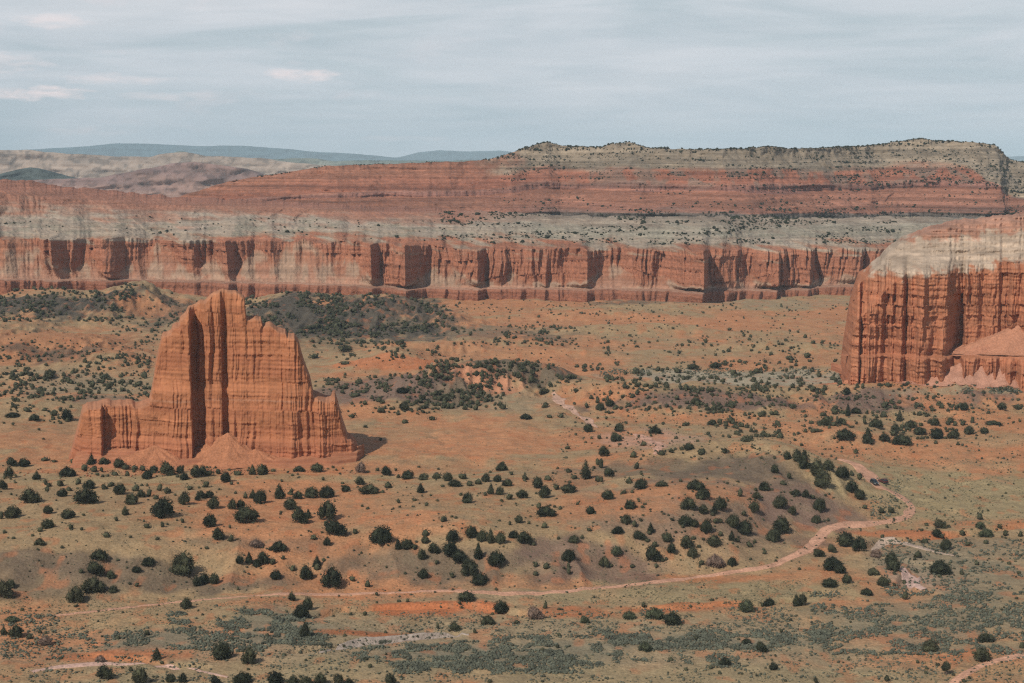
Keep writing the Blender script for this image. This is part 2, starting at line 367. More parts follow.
# ------------------------------------------------------------------ roads and washes: ribbons draped on the ground
def ribbon(name, pts, width, colr, z0=0, lift=.12, colvar=.15, wvar=.25):
    L = smooth_line(pts)
    pxs = np.array([p[0] for p in L]); pys = np.array([p[1] for p in L])
    X, Y, Zv, ok = at(pxs, pys)
    k = np.ones(7)/7; Xp = np.pad(X, 3, 'edge'); Yp = np.pad(Y, 3, 'edge'); X = np.convolve(Xp, k, 'valid'); Y = np.convolve(Yp, k, 'valid')
    # resample evenly
    s = np.concatenate([[0], np.cumsum(np.hypot(np.diff(X), np.diff(Y)))]); ns = int(s[-1]/.9)
    t = np.linspace(0, s[-1], ns); X = np.interp(t, s, X); Y = np.interp(t, s, Y)
    dx = np.gradient(X); dy = np.gradient(Y); l = np.hypot(dx, dy)+1e-6; nx, ny = -dy/l, dx/l
    wv = (width if np.isscalar(width) else np.interp(t/s[-1], [w[0] for w in width], [w[1] for w in width]))
    wl_ = wv*(.5 + wvar*(fbm(t/14, t*0, 3)-.5)*2); wr_ = wv*(.5 + wvar*(fbm(t/14, t*0+9, 4)-.5)*2)
    v = np.linspace(-1, 1, 13)
    off = np.where(v[:, None] < 0, v[:, None]*wl_[None], v[:, None]*wr_[None])
    GX = X[None]+nx[None]*off; GY = Y[None]+ny[None]*off
    GZ = height(GX.ravel(), GY.ravel()).reshape(GX.shape) + lift
    GZ[0] -= lift+.5; GZ[-1] -= lift+.5
    n = fbm(GX/3, GY/3, 12, 3)[..., None]
    C = np.array(colr)[None, None]*(1-colvar+2*colvar*n)
    tr = np.exp(-((np.abs(v)-.42)/.16)**2)[:, None, None]*.10
    C = C*(1+tr)
    return tag(grid_mesh(name, GX[:, ::-1], GY[:, ::-1], GZ[:, ::-1], C[:, ::-1], M_ground), kind='structure')
M_road_w = [(0, 1.6), (.15, 2.0), (.3, 2.6), (.5, 3.0), (.62, 4.5), (.7, 6.5), (.8, 5.2), (.92, 7), (1, 3)]
ribbon('dirt_road', ROADA, M_road_w, (.46, .25, .16), wvar=.45, colvar=.25)
ribbon('dirt_road', [(553, 392), (558, 399), (567, 407), (576, 414), (588, 421), (598, 428)], [(0, 2), (.3, 8), (.6, 5), (1, 2)], (.44, .27, .19), wvar=.6, colvar=.3)
ribbon('dirt_road', [(634, 434), (646, 438), (656, 444), (660, 450), (655, 455)], [(0, 2), (.4, 8), (1, 3)], (.46, .26, .18), wvar=.6, colvar=.3)
ribbon('dirt_track', [(1060, 650), (1024, 655), (990, 663), (965, 674), (945, 690), (930, 705)], 3.0, (.48, .26, .165))
ribbon('dry_wash', [(318, 653), (340, 649), (368, 643), (400, 638.5), (440, 636), (470, 635)], [(0, 1.0), (.4, 2.2), (1, .8)], (.33, .265, .215), lift=.2)
ribbon('gravel_wash', [(874, 551), (886, 545), (905, 544), (935, 552), (955, 556)], [(0, 3), (.4, 5), (1, 1.5)], (.38, .28, .21), lift=.2)
ribbon('sandy_wash', [(890, 562), (905, 572), (912, 582), (925, 590)], [(0, 2), (.5, 5.5), (1, 3)], (.46, .31, .25), lift=.2)
ribbon('pale_path', [(30, 672), (60, 667), (110, 664), (180, 668), (230, 678)], [(0, 2), (.2, 3.0), (.5, 1.6), (1, 1)], (.47, .30, .23), lift=.15)

# ------------------------------------------------------------------ layered cliff sheets
def saw(px, edges):
    s = np.zeros_like(px)
    for e, w, d, r in edges:        # edge px, run-up width, depth, recovery width
        s += d*np.where(px < e, np.clip((px-(e-w))/w, 0, 1), np.clip(1-(px-e)/r, 0, 1))
    return s
def sheet(name, pxs, levels, rowcolor, plan=None, mat=None, seed=0, kind='structure', label=None, cat=None, flare=1.0, rs=1.0, spurs=None, pr=0.0):
    """levels: (y curve, distance curve, rows to the next, flute m, rib m)"""
    n = len(pxs)
    ycs = [np.asarray(lv[0], float) for lv in levels]; dcs = [np.asarray(lv[1], float)+np.zeros(n) for lv in levels]
    Dm = float(np.mean(dcs[0])); u = (pxs-512)/F*Dm
    RX, RY, RZ, LV = [], [], [], []
    for i in range(len(levels)):
        x0, z0 = P(pxs, ycs[i], dcs[i])
        if i == len(levels)-1: ts = [0.0]; x1, z1, d1 = x0, z0, dcs[i]; fl1, rb1 = levels[i][3:5]
        else:
            x1, z1 = P(pxs, ycs[i+1], dcs[i+1]); d1 = dcs[i+1]; ts = np.linspace(0, 1, levels[i][2], endpoint=False); fl1, rb1 = levels[i+1][3:5]
        for t in ts:
            zz = z0+(z1-z0)*t; dd = dcs[i]+(d1-dcs[i])*t
            fl = levels[i][3]*(1-t)+fl1*t if i < len(levels)-1 else levels[i][3]
            rb = levels[i][4]*(1-t)+rb1*t if i < len(levels)-1 else levels[i][4]
            uw = u + (vn(u/30, zz/18, seed+1)-.5)*3.5
            kb = np.floor(zz/11 + vn(u/50, u*0, seed+21)*1.6); uw = uw + (_h(kb, kb*0, seed+22)-.5)*3.2
            f = billow(uw/30, zz/260, seed+2)*.9 + billow(uw/13, zz/130, seed+3)*.75 + billow(uw/6, zz/60, seed+4)*.45 + billow(uw/3, zz/40, seed+14)*.30
            f = f*(.55+.9*vn(u/60, zz/30+3, seed+9))
            ud = u*rs + (vn(u/45, dd/45, seed+11)-.5)*30*rs
            r = billow(ud/24, dd/70, seed+5) + .5*billow(ud/9, dd/26, seed+6) + .9*fbm(u/8, dd/9, seed+12, 3)
            led = (vn(zz/2.3, u/160, seed+7)-.5)*1.6 + (vn(zz/6, u/120, seed+8)-.5)*2.2
            dep = fl*f + rb*r + (led + ((zz/11 + vn(u/50, u*0, seed+21)*1.6) % 1 < .25)*1.6)*(.45 if fl > .5 or rb > .5 else .1)*flare
            if spurs is not None:
                tt = (i+t)/len(levels)
                for e, w, d in spurs: dep = dep + d*.42*np.maximum(0, 1-np.abs(pxs + (vn(zz/14, u*0+e, seed+15)-.5)*4 - e)/w - tt*1.25)**1.3*min(1, i+t)
            if plan is not None: dep = dep + plan*min(1.0, max(fl, rb*pr)/6.0)
            RX.append((pxs-512)/F*dd); RY.append(dd-dep); RZ.append(zz); LV.append(np.full(n, i+t))
    X, Y, Zz, L = map(np.array, (RX, RY, RZ, LV))
    C = rowcolor(L, Zz, X)
    o = grid_mesh(name, X, Y, Zz, C, mat or M_mesa)
    tag(o, label, cat, kind=kind)
    return o, X, Y, Zz, L
def ramp(L, stops):
    L = np.asarray(L); c = np.stack([np.interp(L, [s[0] for s in stops], [s[1][k] for s in stops]) for k in range(3)], -1); return c

# main cliff
px = np.arange(-150, 1150, .62)
foot = lerp(px, [(-150, 292), (0, 291), (150, 290), (300, 296), (400, 301), (550, 304), (700, 307), (800, 301), (870, 297), (1150, 296)])
ledge = lerp(px, [(-150, 280), (0, 280), (150, 281), (300, 284), (400, 288), (550, 289), (700, 291), (800, 289), (870, 284), (1150, 284)])
cones = np.zeros_like(px)
for c, w, h in [(-60, 60, 24), (22, 60, 34), (95, 22, 13), (160, 40, 26), (215, 26, 20), (262, 30, 24), (305, 55, 34), (350, 30, 22), (448, 36, 22), (512, 18, 10), (612, 34, 20), (660, 16, 9), (745, 24, 9), (840, 20, 8), (900, 50, 20)]:
    cones = np.maximum(cones, h*np.clip(1-np.abs(px-c)/w, 0, 1)**.9)
cones = cones*(.85+.3*fbm(px/14, px*0+2, 6, 3))*np.where(px < 400, 1.15, .9) + 2 + 6*fbm(px/7, px*0, 5, 3)
ctop = lerp(px, [(-150, 236), (0, 237), (60, 236), (150, 237), (250, 238), (370, 239), (400, 242), (480, 245), (600, 246), (700, 247), (800, 246), (880, 245), (1150, 243)]) + (fbm(px/10, px*0+3, 8, 3)-.5)*5
cream = lerp(px, [(-150, 216), (0, 217), (150, 219), (300, 220), (420, 222), (480, 224), (600, 228), (700, 226), (850, 226), (1150, 225)]) + (fbm(px/16, px*0+5, 9, 3)-.5)*5
mid = lerp(px, [(-150, 192), (0, 194), (80, 199), (150, 204), (300, 208), (450, 214), (600, 219), (850, 219), (1150, 219)]) + (fbm(px/30, px*0+5, 19, 2)-.5)*2
sky_a = lerp(px, [(-150, 172), (-80, 175), (0, 178), (40, 183), (80, 188), (150, 195), (200, 198), (300, 203), (450, 210), (600, 216), (850, 217), (1150, 217)]) + (fbm(px/26, px*0+8, 10, 3)-.5)*3 + (np.floor(fbm(px/9, px*0+2, 11, 2)*5)-2)*.7
DA = lerp(px, [(-150, 1340), (0, 1400), (150, 1440), (300, 1430), (400, 1430), (560, 1420), (700, 1400), (760, 1450), (870, 1490), (1150, 1560)])
edges = [(15, 26, 10, 8), (63, 24, 14, 14), (112, 22, 15, 26), (142, 14, 8, 8), (196, 16, 11, 10), (232, 18, 14, 8), (250, 12, 7, 6), (276, 14, 7, 6), (374, 28, 14, 12), (408, 26, 20, 28), (478, 30, 17, 14), (520, 20, 9, 8), (545, 18, 9, 6), (586, 26, 15, 14), (640, 22, 8, 8),
         (698, 40, 24, 16), (738, 16, 8, 6), (772, 24, 14, 8), (805, 22, 13, 16), (850, 20, 10, 10), (930, 30, 12, 10)]
edges = [(e, w, d*(1.55 if d > 12.5 else .85), max(4, r*.6)) for e, w, d, r in edges]
planA = saw(px, edges)
cm = cones*.75
def colA(L, Zz, X):
    L = np.interp(L, [0, 1, 2, 3, 4, 5, 6, 7, 8, 9, 10, 11], [0, 1, 1.3, 2, 2.93, 3, 4, 5, 6, 7, 8, 9])
    n = fbm(X/60, Zz/6, 33, 3); n2 = np.where(L > 2.9, fbm(X/14, Zz/2.4, 35, 3), fbm(X/12, Zz/10, 36, 3))
    redw = np.array((.40, .155, .095)); st = [(0, (.37, .14, .070)), (.9, (.29, .108, .056)), (1.0, (.30, .12, .065)), (1.04, (.40, .22, .135)), (1.25, (.39, .195, .115)), (1.7, (.35, .145, .076)), (2.05, (.37, .14, .070)), (2.80, (.36, .14, .074)), (3.0, (.36, .19, .11)), (3.2, (.37, .265, .175)), (3.8, (.37, .28, .195)), (4.15, (.36, .215, .14)), (4.7, (.34, .155, .092)), (6, (.33, .14, .085)), (9, (.33, .14, .085))]
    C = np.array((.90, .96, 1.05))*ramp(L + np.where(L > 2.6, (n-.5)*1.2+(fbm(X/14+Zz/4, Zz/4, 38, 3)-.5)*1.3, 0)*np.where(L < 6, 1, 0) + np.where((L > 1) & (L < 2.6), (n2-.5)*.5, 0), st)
    t = (sst(.44, .58, n2)*sst(1.2, 1.35, L)*sst(2.08, 1.9, L)*.8)[..., None]      # grey rubble on the talus
    C = C*(1-t) + np.array((.34, .235, .16))*t
    px_ = X/1450*F+512
    rt = (sst(440, 560, px_)*sst(3.3, 3.6, L))[..., None]                             # grey-green bench on the right
    C = C*(1-rt*.75) + (np.array((.29, .255, .19))*(.55+.9*n2[..., None]))*rt*.75
    t = (sst(.5, .7, n2)*sst(3.05, 3.2, L)*sst(4.2, 3.9, L)*.6)[..., None]
    C = C*(1-t) + np.array((.22, .20, .145))*t
    return C
D2 = DA+4+cm
A = sheet('cliff', px, [
    (foot+9, DA-2, 6, 4, 1), (ledge+0, DA+.5, 4, 5, 1), (ledge-2.4, DA+11, 6, 2, 2), (ledge-2.4-cones, D2+12, 46, 8, 1), (ctop+2, DA+24+cm*1.0, 3, 10, 1), (ctop, DA+28+cm*1.0, 24, .4, 4), (cream, DA+90+cm*.5, 18, 0, 6), (mid, DA+135, 18, 0, 7), (sky_a, DA+200, 3, 0, 4), (sky_a-.2, DA+420, 2, 0, 0), (sky_a+12, DA+520, 1, 0, 0)],
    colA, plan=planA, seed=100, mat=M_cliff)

# upper mesa behind
pxb = np.arange(60, 1300, .75)
topB = lerp(pxb, [(60, 216), (150, 205), (200, 191), (225, 183), (250, 178), (290, 172), (330, 166), (400, 163.5), (480, 161), (500, 157), (520, 150), (535, 145), (548, 142.5), (570, 147), (600, 147), (612, 144), (628, 142.5), (645, 148), (700, 150), (740, 149), (765, 146.5), (790, 149), (850, 147),
                  (880, 144), (915, 139), (940, 141.5), (965, 142), (985, 146), (1000, 157), (1012, 161), (1040, 168), (1100, 174), (1300, 185)]) + (fbm(pxb/7, pxb*0+3, 208, 3)-.5)*1.6
hB = 219-topB
fB = 222+0*pxb
DB = lerp(pxb, [(60, 1900), (300, 1880), (450, 1900), (560, 1960), (640, 1850), (720, 1780), (800, 1860), (870, 1960), (1000, 1900), (1300, 1900)])
spB = [(250, 60, 70), (340, 70, 90), (430, 64, 90), (510, 60, 100), (615, 66, 110), (742, 85, 190), (862, 70, 110), (968, 60, 130), (1030, 50, 90)]
planB = saw(pxb, [(988, 60, 40, 16)])
def fr(a): return 219 - hB*a
def colB(L, Zz, X):
    n = fbm(X/80, Zz/5, 233, 3); n2 = fbm(X/18, Zz/14, 236, 3); px_ = X/1950*F+512
    red = (.31, .145, .095)
    st = [(0, (.28, .23, .17)), (.7, (.28, .23, .17)), (.95, (.12, .105, .09)), (1.7, (.14, .11, .09)), (2.0, (.30, .135, .088)), (2.3, (.32, .145, .09)), (3, (.32, .135, .082)), (3.05, (.24, .11, .08)), (4, (.26, .125, .09)), (4.2, red), (5, (.30, .115, .068)), (6, (.33, .14, .082)), (8, (.26, .125, .082)), (10, (.28, .14, .09))]
    C = ramp(L+(n-.5)*.9, st)
    cap = (sst(470, 530, px_+(n2-.5)*60)*sst(5.38, 5.6, L+(n-.5)*.35 + sst(980, 1010, px_)*2.5 ))[..., None]
    C = C*(1-cap) + np.array((.29, .225, .155))*(.62+.76*n2[..., None])*cap
    gr = (sst(.48, .60, n2)*sst(2.6, 5.0, L)*.6*sst(520, 640, px_))[..., None]
    C = C*(1-gr) + np.array((.19, .155, .115))*gr
    return C*.90
B = sheet('mesa', pxb, [
    (fB, DB-30, 4, 1, 3), (fr(.03), DB+2, 6, 5, 2), (fr(.10), DB-2, 30, 0, 8), (fr(.40), DB+95, 8, 1.5, 7), (fr(.49), DB+97, 3, 3, 7), (fr(.52), DB+104, 18, 0, 9), (fr(.88), DB+185, 8, 1, 7), (topB, DB+196, 4, 4, 4), (topB-.15, DB+420, 2, 0, 0), (topB+18, DB+600, 1, 0, 0)],
    colB, plan=planB, seed=300, flare=2.0, rs=.7, spurs=spB, pr=.6)

# distant badlands and mountains
def ridge(name, pts, D, base, c0, c1, seed, relief=.1, step=1.2, ns=9, rows=26, rough=1.5):
    p0, p1 = pts[0][0], pts[-1][0]; q = np.arange(p0, p1, step); k = D/F
    top = lerp(q, pts) + (fbm(q/14, q*0, seed, 4)-.5)*rough
    def cf(L, Zz, X):
        n = fbm(X/(60*k), Zz/(6*k), seed+5, 3); n2 = fbm(X/(14*k), Zz/(8*k), seed+7, 3)
        t = np.clip(L/1.0 + (n-.5)*1.2, 0, 1)[..., None]
        C = np.array(c0)*(1-t)+np.array(c1)*t
        bd = fbm(X/(300*k), Zz/(2.2*k), seed+9, 3)[..., None]; sp = sst(.55, .68, fbm(X/(7*k), Zz/(3.5*k), seed+10, 3))[..., None]
        return C*(.6+.35*n2[..., None]+.5*bd)*(1-.4*sp)
    u = (q-512)/F*D; X, Y, Zr, L = [], [], [], []
    _, zt = P(q, top, D); _, zb = P(q, base + 0*q, D)
    for i in range(rows+4):
        t = min(i/(rows-1), 1.0); back = max(0, i-rows+1)
        zz = zb+(zt-zb)*t - back*.3*k
        st = .5*t + .5*(np.floor(t*4)/4 + sst(.72, 1.0, (t*4) % 1)/4)
        dd = D + (st*120 + back*60)*relief*10*k*.12
        uw = u + (vn(u/(30*k), zz/(8*k), seed+4)-.5)*40*k
        dep = (billow(uw/(40*k), zz/(14*k), seed+1)*10 + billow(uw/(13*k), zz/(7*k), seed+2)*4 + fbm(uw/(6*k), zz/(3*k), seed+3)*3)*k*relief*7*(1-t*.5)
        X.append(u*1.0); Y.append(dd-dep + 0*u); Zr.append(zz); L.append(t+0*u)
    X, Y, Zr, L = map(np.array, (X, Y, Zr, L))
    return tag(grid_mesh(name, X, Y, Zr, cf(L, Zr, X), M_far), kind='structure')
ridge('badlands', [(-200, 176), (-60, 178), (0, 181), (50, 179), (95, 178), (115, 174), (150, 168), (170, 163), (192, 162), (240, 168), (262, 176), (300, 182), (420, 190), (700, 196)], 4300, 206, (.30, .185, .14), (.22, .14, .12), 500, .14)
ridge('badlands', [(-200, 160), (-40, 172), (0, 174), (18, 169), (30, 167), (45, 171), (62, 176), (90, 182), (140, 186)], 4700, 200, (.09, .10, .085), (.075, .09, .08), 530, .1)
ridge('badlands', [(-200, 146), (-60, 148), (0, 149.5), (30, 150), (60, 153), (110, 156), (150, 157), (165, 153), (185, 151.5), (205, 156), (260, 158), (290, 162), (335, 166), (420, 172), (700, 176)], 6500, 190, (.36, .27, .20), (.30, .23, .175), 560, .1)
ridge('hills', [(120, 164), (150, 160), (165, 155), (180, 151), (200, 155), (225, 160), (250, 163), (275, 159), (310, 158), (335, 161), (400, 160), (420, 161), (470, 160), (560, 163), (700, 166)], 9500, 180, (.22, .20, .15), (.11, .13, .10), 590, .08)
ridge('mountains', [(-300, 153), (-100, 152), (0, 151), (50, 148.5), (90, 146), (120, 143), (150, 143.5), (200, 146), (240, 145.5), (290, 149), (320, 152), (360, 154), (400, 158), (430, 162), (600, 170)], 21000, 172, (.05, .09, .10), (.045, .08, .09), 620, .06, rough=.8)
ridge('mountains', [(330, 165), (370, 159), (400, 157), (418, 152.5), (440, 150), (470, 151.5), (500, 150.5), (530, 154), (600, 160), (900, 166), (980, 162), (1005, 157), (1024, 156), (1100, 154), (1400, 150)], 24000, 172, (.05, .09, .10), (.045, .08, .09), 640, .06, rough=.8)

# ------------------------------------------------------------------ buttes: closed solids with a fluted front and back
def butte(name, D0, topc, plan, zfoot, xstep, rows, front, colf, back, mat, ledge_amp=.5, fl=(1.2, .6, .3), scales=(5, 2.2, 1), seed=0, parent=None, thick_top=3):
    q = np.arange(topc[0][0], topc[-1][0]+xstep, xstep)
    u = (q-512)/F*D0; _, zt = P(q, lerp(q, topc), D0)
    rg = (fbm(u/3.2, u*0, seed, 3)-.5)*1.8; zt = np.maximum(zt + rg, zfoot+.3)
    pl = lerp(q, plan)
    ends = np.minimum(1, np.minimum(q-q[0], q[-1]-q)/12.0)**.5
    ts = np.linspace(0, 1, rows)
    def side(sgn):
        X, Y, Zr = [], [], []
        for t in ts:
            z = zfoot + (zt-zfoot)*t
            uw = u + (vn(u/9, z/7, seed+1)-.5)*1.1
            sd_ = seed + (50 if sgn > 0 else 0)
            kb = np.floor(z/5.5 + vn(u/22, u*0, seed+31)*1.4); uw = uw + (_h(kb, kb*0, seed+32)-.5)*min(scales[1]*.7, 1.2)
            f = sum(a*billow(uw/s, z/(s*22), sd_+10+i) for i, (a, s) in enumerate(zip(fl, scales)))
            f = f*(.4+1.2*vn(u/14, z/16, sd_+3))*front.fmul(z)
            led = ((vn(z/.9, u/60, seed+5)-.5)*.9 + (vn(z/2.6, u/50, seed+6)-.5)*1.1 + (vn(z/7, u/40, seed+8)-.5)*.8 + ((z/5.5 + vn(u/22, u*0, seed+31)*1.4) % 1 < .16)*.9*sst(.4, .8, vn(u/6, z/3, seed+35)) + (fbm(u/1.3, z/1.1, seed+33, 3)-.5)*1.2)*ledge_amp
            if sgn < 0: base = front(q, z, zt)*ends + (pl*ends)*front.planmul(q, z)
            else: base = back*ends*(1 - .35*t) + 0*u
            crest = np.clip((zt-z)/.9, 0, 1)**.5
            dd = (base + f*ends + led)*crest*.999 + thick_top*.5*ends*(1-crest)
            yy_ = D0 + sgn*dd; X.append((q-512)/F*yy_); Y.append(yy_); Zr.append(z)
        return np.array(X), np.array(Y), np.array(Zr)
    Xf, Yf, Zf = side(-1); Xb, Yb, Zb = side(1)
    nr, nc = Xf.shape
    X = np.concatenate([Xf, Xb[::-1]]); Y = np.concatenate([Yf, Yb[::-1]]); Zr = np.concatenate([Zf, Zb[::-1]])
    C = colf(X, Y, Zr, np.tile(zt, (X.shape[0], 1)))
    return grid_mesh(name, X, Y, Zr, C, mat, parent)
class Fr:
    def __init__(s, f, pm, fm=lambda z: 1.0): s.f, s.pm, s.fm = f, pm, fm
    def __call__(s, q, z, zt): return s.f(q, z, zt)
    def planmul(s, q, z): return s.pm(q, z)
    def fmul(s, z): return s.fm(z)
def empty(name, loc):
    e = bpy.data.objects.new(name, None); col.objects.link(e); e.location = loc; e.empty_display_size = 2; return e
def under(child, parent):
    child.parent = parent; child.matrix_parent_inverse = Matrix.Translation(-Vector(parent.location))

# the big butte
gx, gy, gz, _ = at([215], [466]); DT = float(gy[0])+24; ZT = float(gz[0])
topT = [(62, 456), (66, 447), (70, 434), (74, 420), (78, 406), (82, 403), (92, 401.5), (110, 400), (131, 401.5), (145, 399), (148, 388), (150, 378), (153, 360), (157, 345), (159.5, 336), (161, 331.5), (169, 330.5), (171, 325), (177, 323), (179, 316), (184, 312), (187, 306), (195, 303.5), (199, 299), (204, 299),
        (208, 294), (213, 290.5), (218, 291), (222, 288.5), (227, 291), (235, 292), (240, 294), (243.5, 296), (245, 315), (248, 317), (259.5, 315.5), (261.5, 323), (270, 323), (276, 327), (284, 329), (286, 333), (293, 334), (297, 340), (300, 352), (303, 363), (308, 376), (311, 391), (320, 394), (329, 397), (331, 391.5), (333, 392), (336, 402),
        (340, 418), (345, 434), (352, 438), (356, 446), (361, 462)]
plT = [(68, 1), (74, 3), (84, 5), (95, 6.5), (96.5, 6), (98, .5), (112, 0), (114, 1.5), (121, 1.5), (122.5, 0), (127, .6), (130, 3), (150, 4), (165, 6), (178, 8.5), (186, 9.5), (187.5, 9), (189.5, 1), (193, -.5), (200, 0), (204, 3.4), (206, 3.6), (212, 3.6), (216, 4), (219, 3.6), (221, .8), (224, .6), (226, 3.2), (235, 3.8),
       (247, 4.0), (262, 5), (270, 6), (281, 7), (288, 8.2), (296, 8.2), (299.5, 5.8), (303, 5.2), (310, 5), (322, 5), (337, 3.5), (345, 2), (350, 2), (354, 1)]
zt0 = ZT-3
def frT(q, z, zt):
    hgt = zt.max()-z
    m = 2.0 + hgt*.055 + 2.5*sst(zt0+34, zt0+30, z) + 1.5*sst(zt0+13, zt0+10.5, z)
    # pillar tops step back near the local crest
    return m - 1.5*np.clip(1-(zt-z)/4, 0, 1)
def pmT(q, z):
    k = np.ones_like(q)
    k = np.where((q > 219) & (q < 226), 0.3+.7*sst(zt0+34, zt0+44, z), k)     # the upper groove closes lower down
    return k*(1-.4*sst(zt0+60, zt0+72, z))
def colT(X, Y, Zr, zt):
    n = fbm(X/9, Zr/1.6, 410, 3); n2 = fbm(X/2.4, Zr/18, 412, 3); n3 = fbm(X/30, Zr/3, 414, 2)
    C = np.array((.375, .150, .070))*(.76+.4*n[..., None]) * (.84+.32*n2[..., None])
    t = (sst(.5, .62, n3)*.35)[..., None]; C = C*(1-t)+np.array((.29, .10, .050))*t
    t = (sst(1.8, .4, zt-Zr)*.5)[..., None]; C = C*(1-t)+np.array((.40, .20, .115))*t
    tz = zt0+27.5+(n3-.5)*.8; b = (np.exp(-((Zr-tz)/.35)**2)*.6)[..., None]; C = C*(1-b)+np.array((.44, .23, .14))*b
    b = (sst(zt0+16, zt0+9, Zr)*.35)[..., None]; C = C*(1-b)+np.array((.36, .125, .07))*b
    return C
rootT = empty('sandstone_butte', ((215-512)/F*DT, DT, ZT))
tag(rootT, 'tall isolated orange sandstone butte with a stepped fin-shaped summit and a dark cleft', 'butte')
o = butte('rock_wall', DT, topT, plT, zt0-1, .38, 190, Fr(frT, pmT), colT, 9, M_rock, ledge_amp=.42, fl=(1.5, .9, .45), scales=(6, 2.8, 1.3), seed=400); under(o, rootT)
# plinth of thin ledges around its foot
def plinth(name, D0, p0, p1, out_pts, zfoot, colr, root, seed, step=.5, n=46, label=None, zsteps=None, extra=0):
    q = np.arange(p0, p1, step); u = (q-512)/F*(D0-14); n = 110; wpl = lerp(q, out_pts) + extra
    wpl = wpl + (fbm(u/7, u*0, seed, 3)-.5)*3.0
    wpl = wpl*np.minimum(1, np.minimum(q-p0, p1-q)/6+.05)
    X, Y, Zr = [], [], []
    for i in range(n):
        t = i/(n-1)
        zz = zsteps(t, q, u)
        X.append(u); Y.append(D0 - wpl*(1-t*.75) - 2); Zr.append(zfoot + zz)
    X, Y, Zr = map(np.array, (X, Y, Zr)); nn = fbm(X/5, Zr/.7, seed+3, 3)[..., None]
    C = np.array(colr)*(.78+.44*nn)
    rise = np.gradient(Zr, axis=0)/(np.abs(np.gradient(Y, axis=0))+1e-3); rk = (sst(.5, 1.2, rise)*.45)[..., None]; C = C*(1-rk)+np.array((.25, .09, .05))*rk  # risers coloured darker as painted overhang shade lines, with redder thin beds
    o = grid_mesh(name, X, Y, Zr, C, M_rock); under(o, root)
    if label: o['label'] = label
    return o
def stair(t, q, u):
    hmax = 1.0+lerp(q, [(60, 1.5), (75, 5.5), (180, 5.5), (250, 5), (300, 5.5), (356, 4)])
    tt = t*4 + (vn(u/9, u*0+np.floor(t*4), 77)-.5)*.6; k = np.floor(tt); f = tt-k
    return -2.6 + (hmax+2.6)*np.clip((k + .55*sst(.90, 1, f) + .45*f)/4.1, 0, 1.02)
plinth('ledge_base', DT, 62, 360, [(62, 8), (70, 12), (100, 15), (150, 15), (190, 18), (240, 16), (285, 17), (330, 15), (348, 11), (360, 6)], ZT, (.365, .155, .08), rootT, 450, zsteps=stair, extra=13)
def cone(name, cx_px, apex_py, D0, dapex, rad, root, colr, zb, seed, flat=1.0, sq=.62):
    _, za = P(cx_px, apex_py, D0-dapex); cx = (cx_px-512)/F*(D0-dapex); hh = float(za)-(zb if zb is not None else root.location.z)
    th = np.linspace(0, 2*math.pi, 97); rr = np.linspace(0, 1, 30)
    TT, RR = np.meshgrid(th, rr)
    wob = 1+.18*(fbm(np.cos(TT)*1.8+5, np.sin(TT)*1.8+5, seed, 2)-.5)*2
    X = cx + np.cos(TT)*RR*rad*wob*flat; Y = D0-dapex + np.sin(TT)*RR*rad*sq*wob
    if zb is None: zb = height(X, Y)-.5
    gul = billow(TT*6+seed, RR*2, seed+4)*.07*np.sin(RR*math.pi); Zr = zb + hh*(np.sqrt((1-RR)**2+.03)-.12)**1.0 - hh*gul + (fbm(X/1.5, Y/1.5, seed+1, 3)-.5)*.5
    C = np.array(colr)*(.85+.3*fbm(X/2, Y/2, seed+2, 3)[..., None])
    o = grid_mesh(name, X, Y, Zr, C, M_ground); under(o, root); return o
cone('talus', 224, 429, DT, 13, 24, rootT, (.365, .155, .078), ZT-1, 460)
cone('talus', 150, 443, DT, 17, 17, rootT, (.36, .15, .075), ZT-1, 463, 1.3)
cone('talus', 252, 447, DT, 17, 13, rootT, (.36, .15, .075), ZT-1, 466, 1.5)
cone('talus', 118, 445, DT, 12, 12, rootT, (.36, .15, .075), ZT-1, 468, 1.5)

# the butte at the right edge
gx, gy, gz, _ = at([930], [385]); DR = float(gy[0])+76
topR = [(842, 386), (843, 365), (845, 345), (848, 325), (851, 305), (855, 290), (859, 276), (866, 272), (872, 266), (880, 259), (886, 251), (893, 245), (902, 239), (915, 233), (930, 228), (945, 224), (957, 221), (975, 220), (985, 217.5), (1000, 216), (1024, 215), (1060, 214), (1110, 216), (1150, 228), (1180, 250), (1210, 290), (1225, 340), (1240, 386)]
plR = [(842, -2), (846, 4), (852, 10), (858, 15), (861, 15.5), (863, 9), (868, 8), (871, 12), (878, 14), (883, 13), (887, 8), (890, 8), (893, 14), (903, 16), (905, 14), (908, 10), (912, 16), (918, 20), (924, 24), (926, 24), (932, 19), (940, 18), (950, 15), (953, 8), (957, -2), (964, -4), (968, 3), (980, 5), (984, 2), (990, 5), (1000, 6), (1003, 1), (1009, 0), (1014, 6), (1040, 8),
       (1060, 14), (1062, 4), (1100, 8), (1150, 4), (1240, 0)]
zR = float(gz[0])-1
def zof(py, d): return float(P(930, py, DR-d)[1])
zl, zc, zk, zs = zof(354, 60), zof(268, 58), zof(240, 40), zof(215, 16)
def frR(q, z, zt):
    m = 46.0 + 0*q
    m = m + lerp(q, [(842, 4), (925, 5), (950, 8), (965, 20), (1240, 22)])*sst(zl+.6, zl-.8, z) - .05*(z-zR)
    stp = lambda t, n: (np.floor(t*n) + sst(.62, 1, (t*n) % 1)*.8 + .2*((t*n) % 1))/n
    wz = (vn(q/14, z/9, 91)-.5)*3
    m = m - 15*stp(np.clip((z+wz-zc)/(zk-zc), 0, .999), 4) - 24*stp(np.clip((z+wz-zk)/(zs-zk), 0, .999), 4)
    return np.minimum(m, 22 + 1.25*np.clip(zt-z, 0, 60)) if True else m
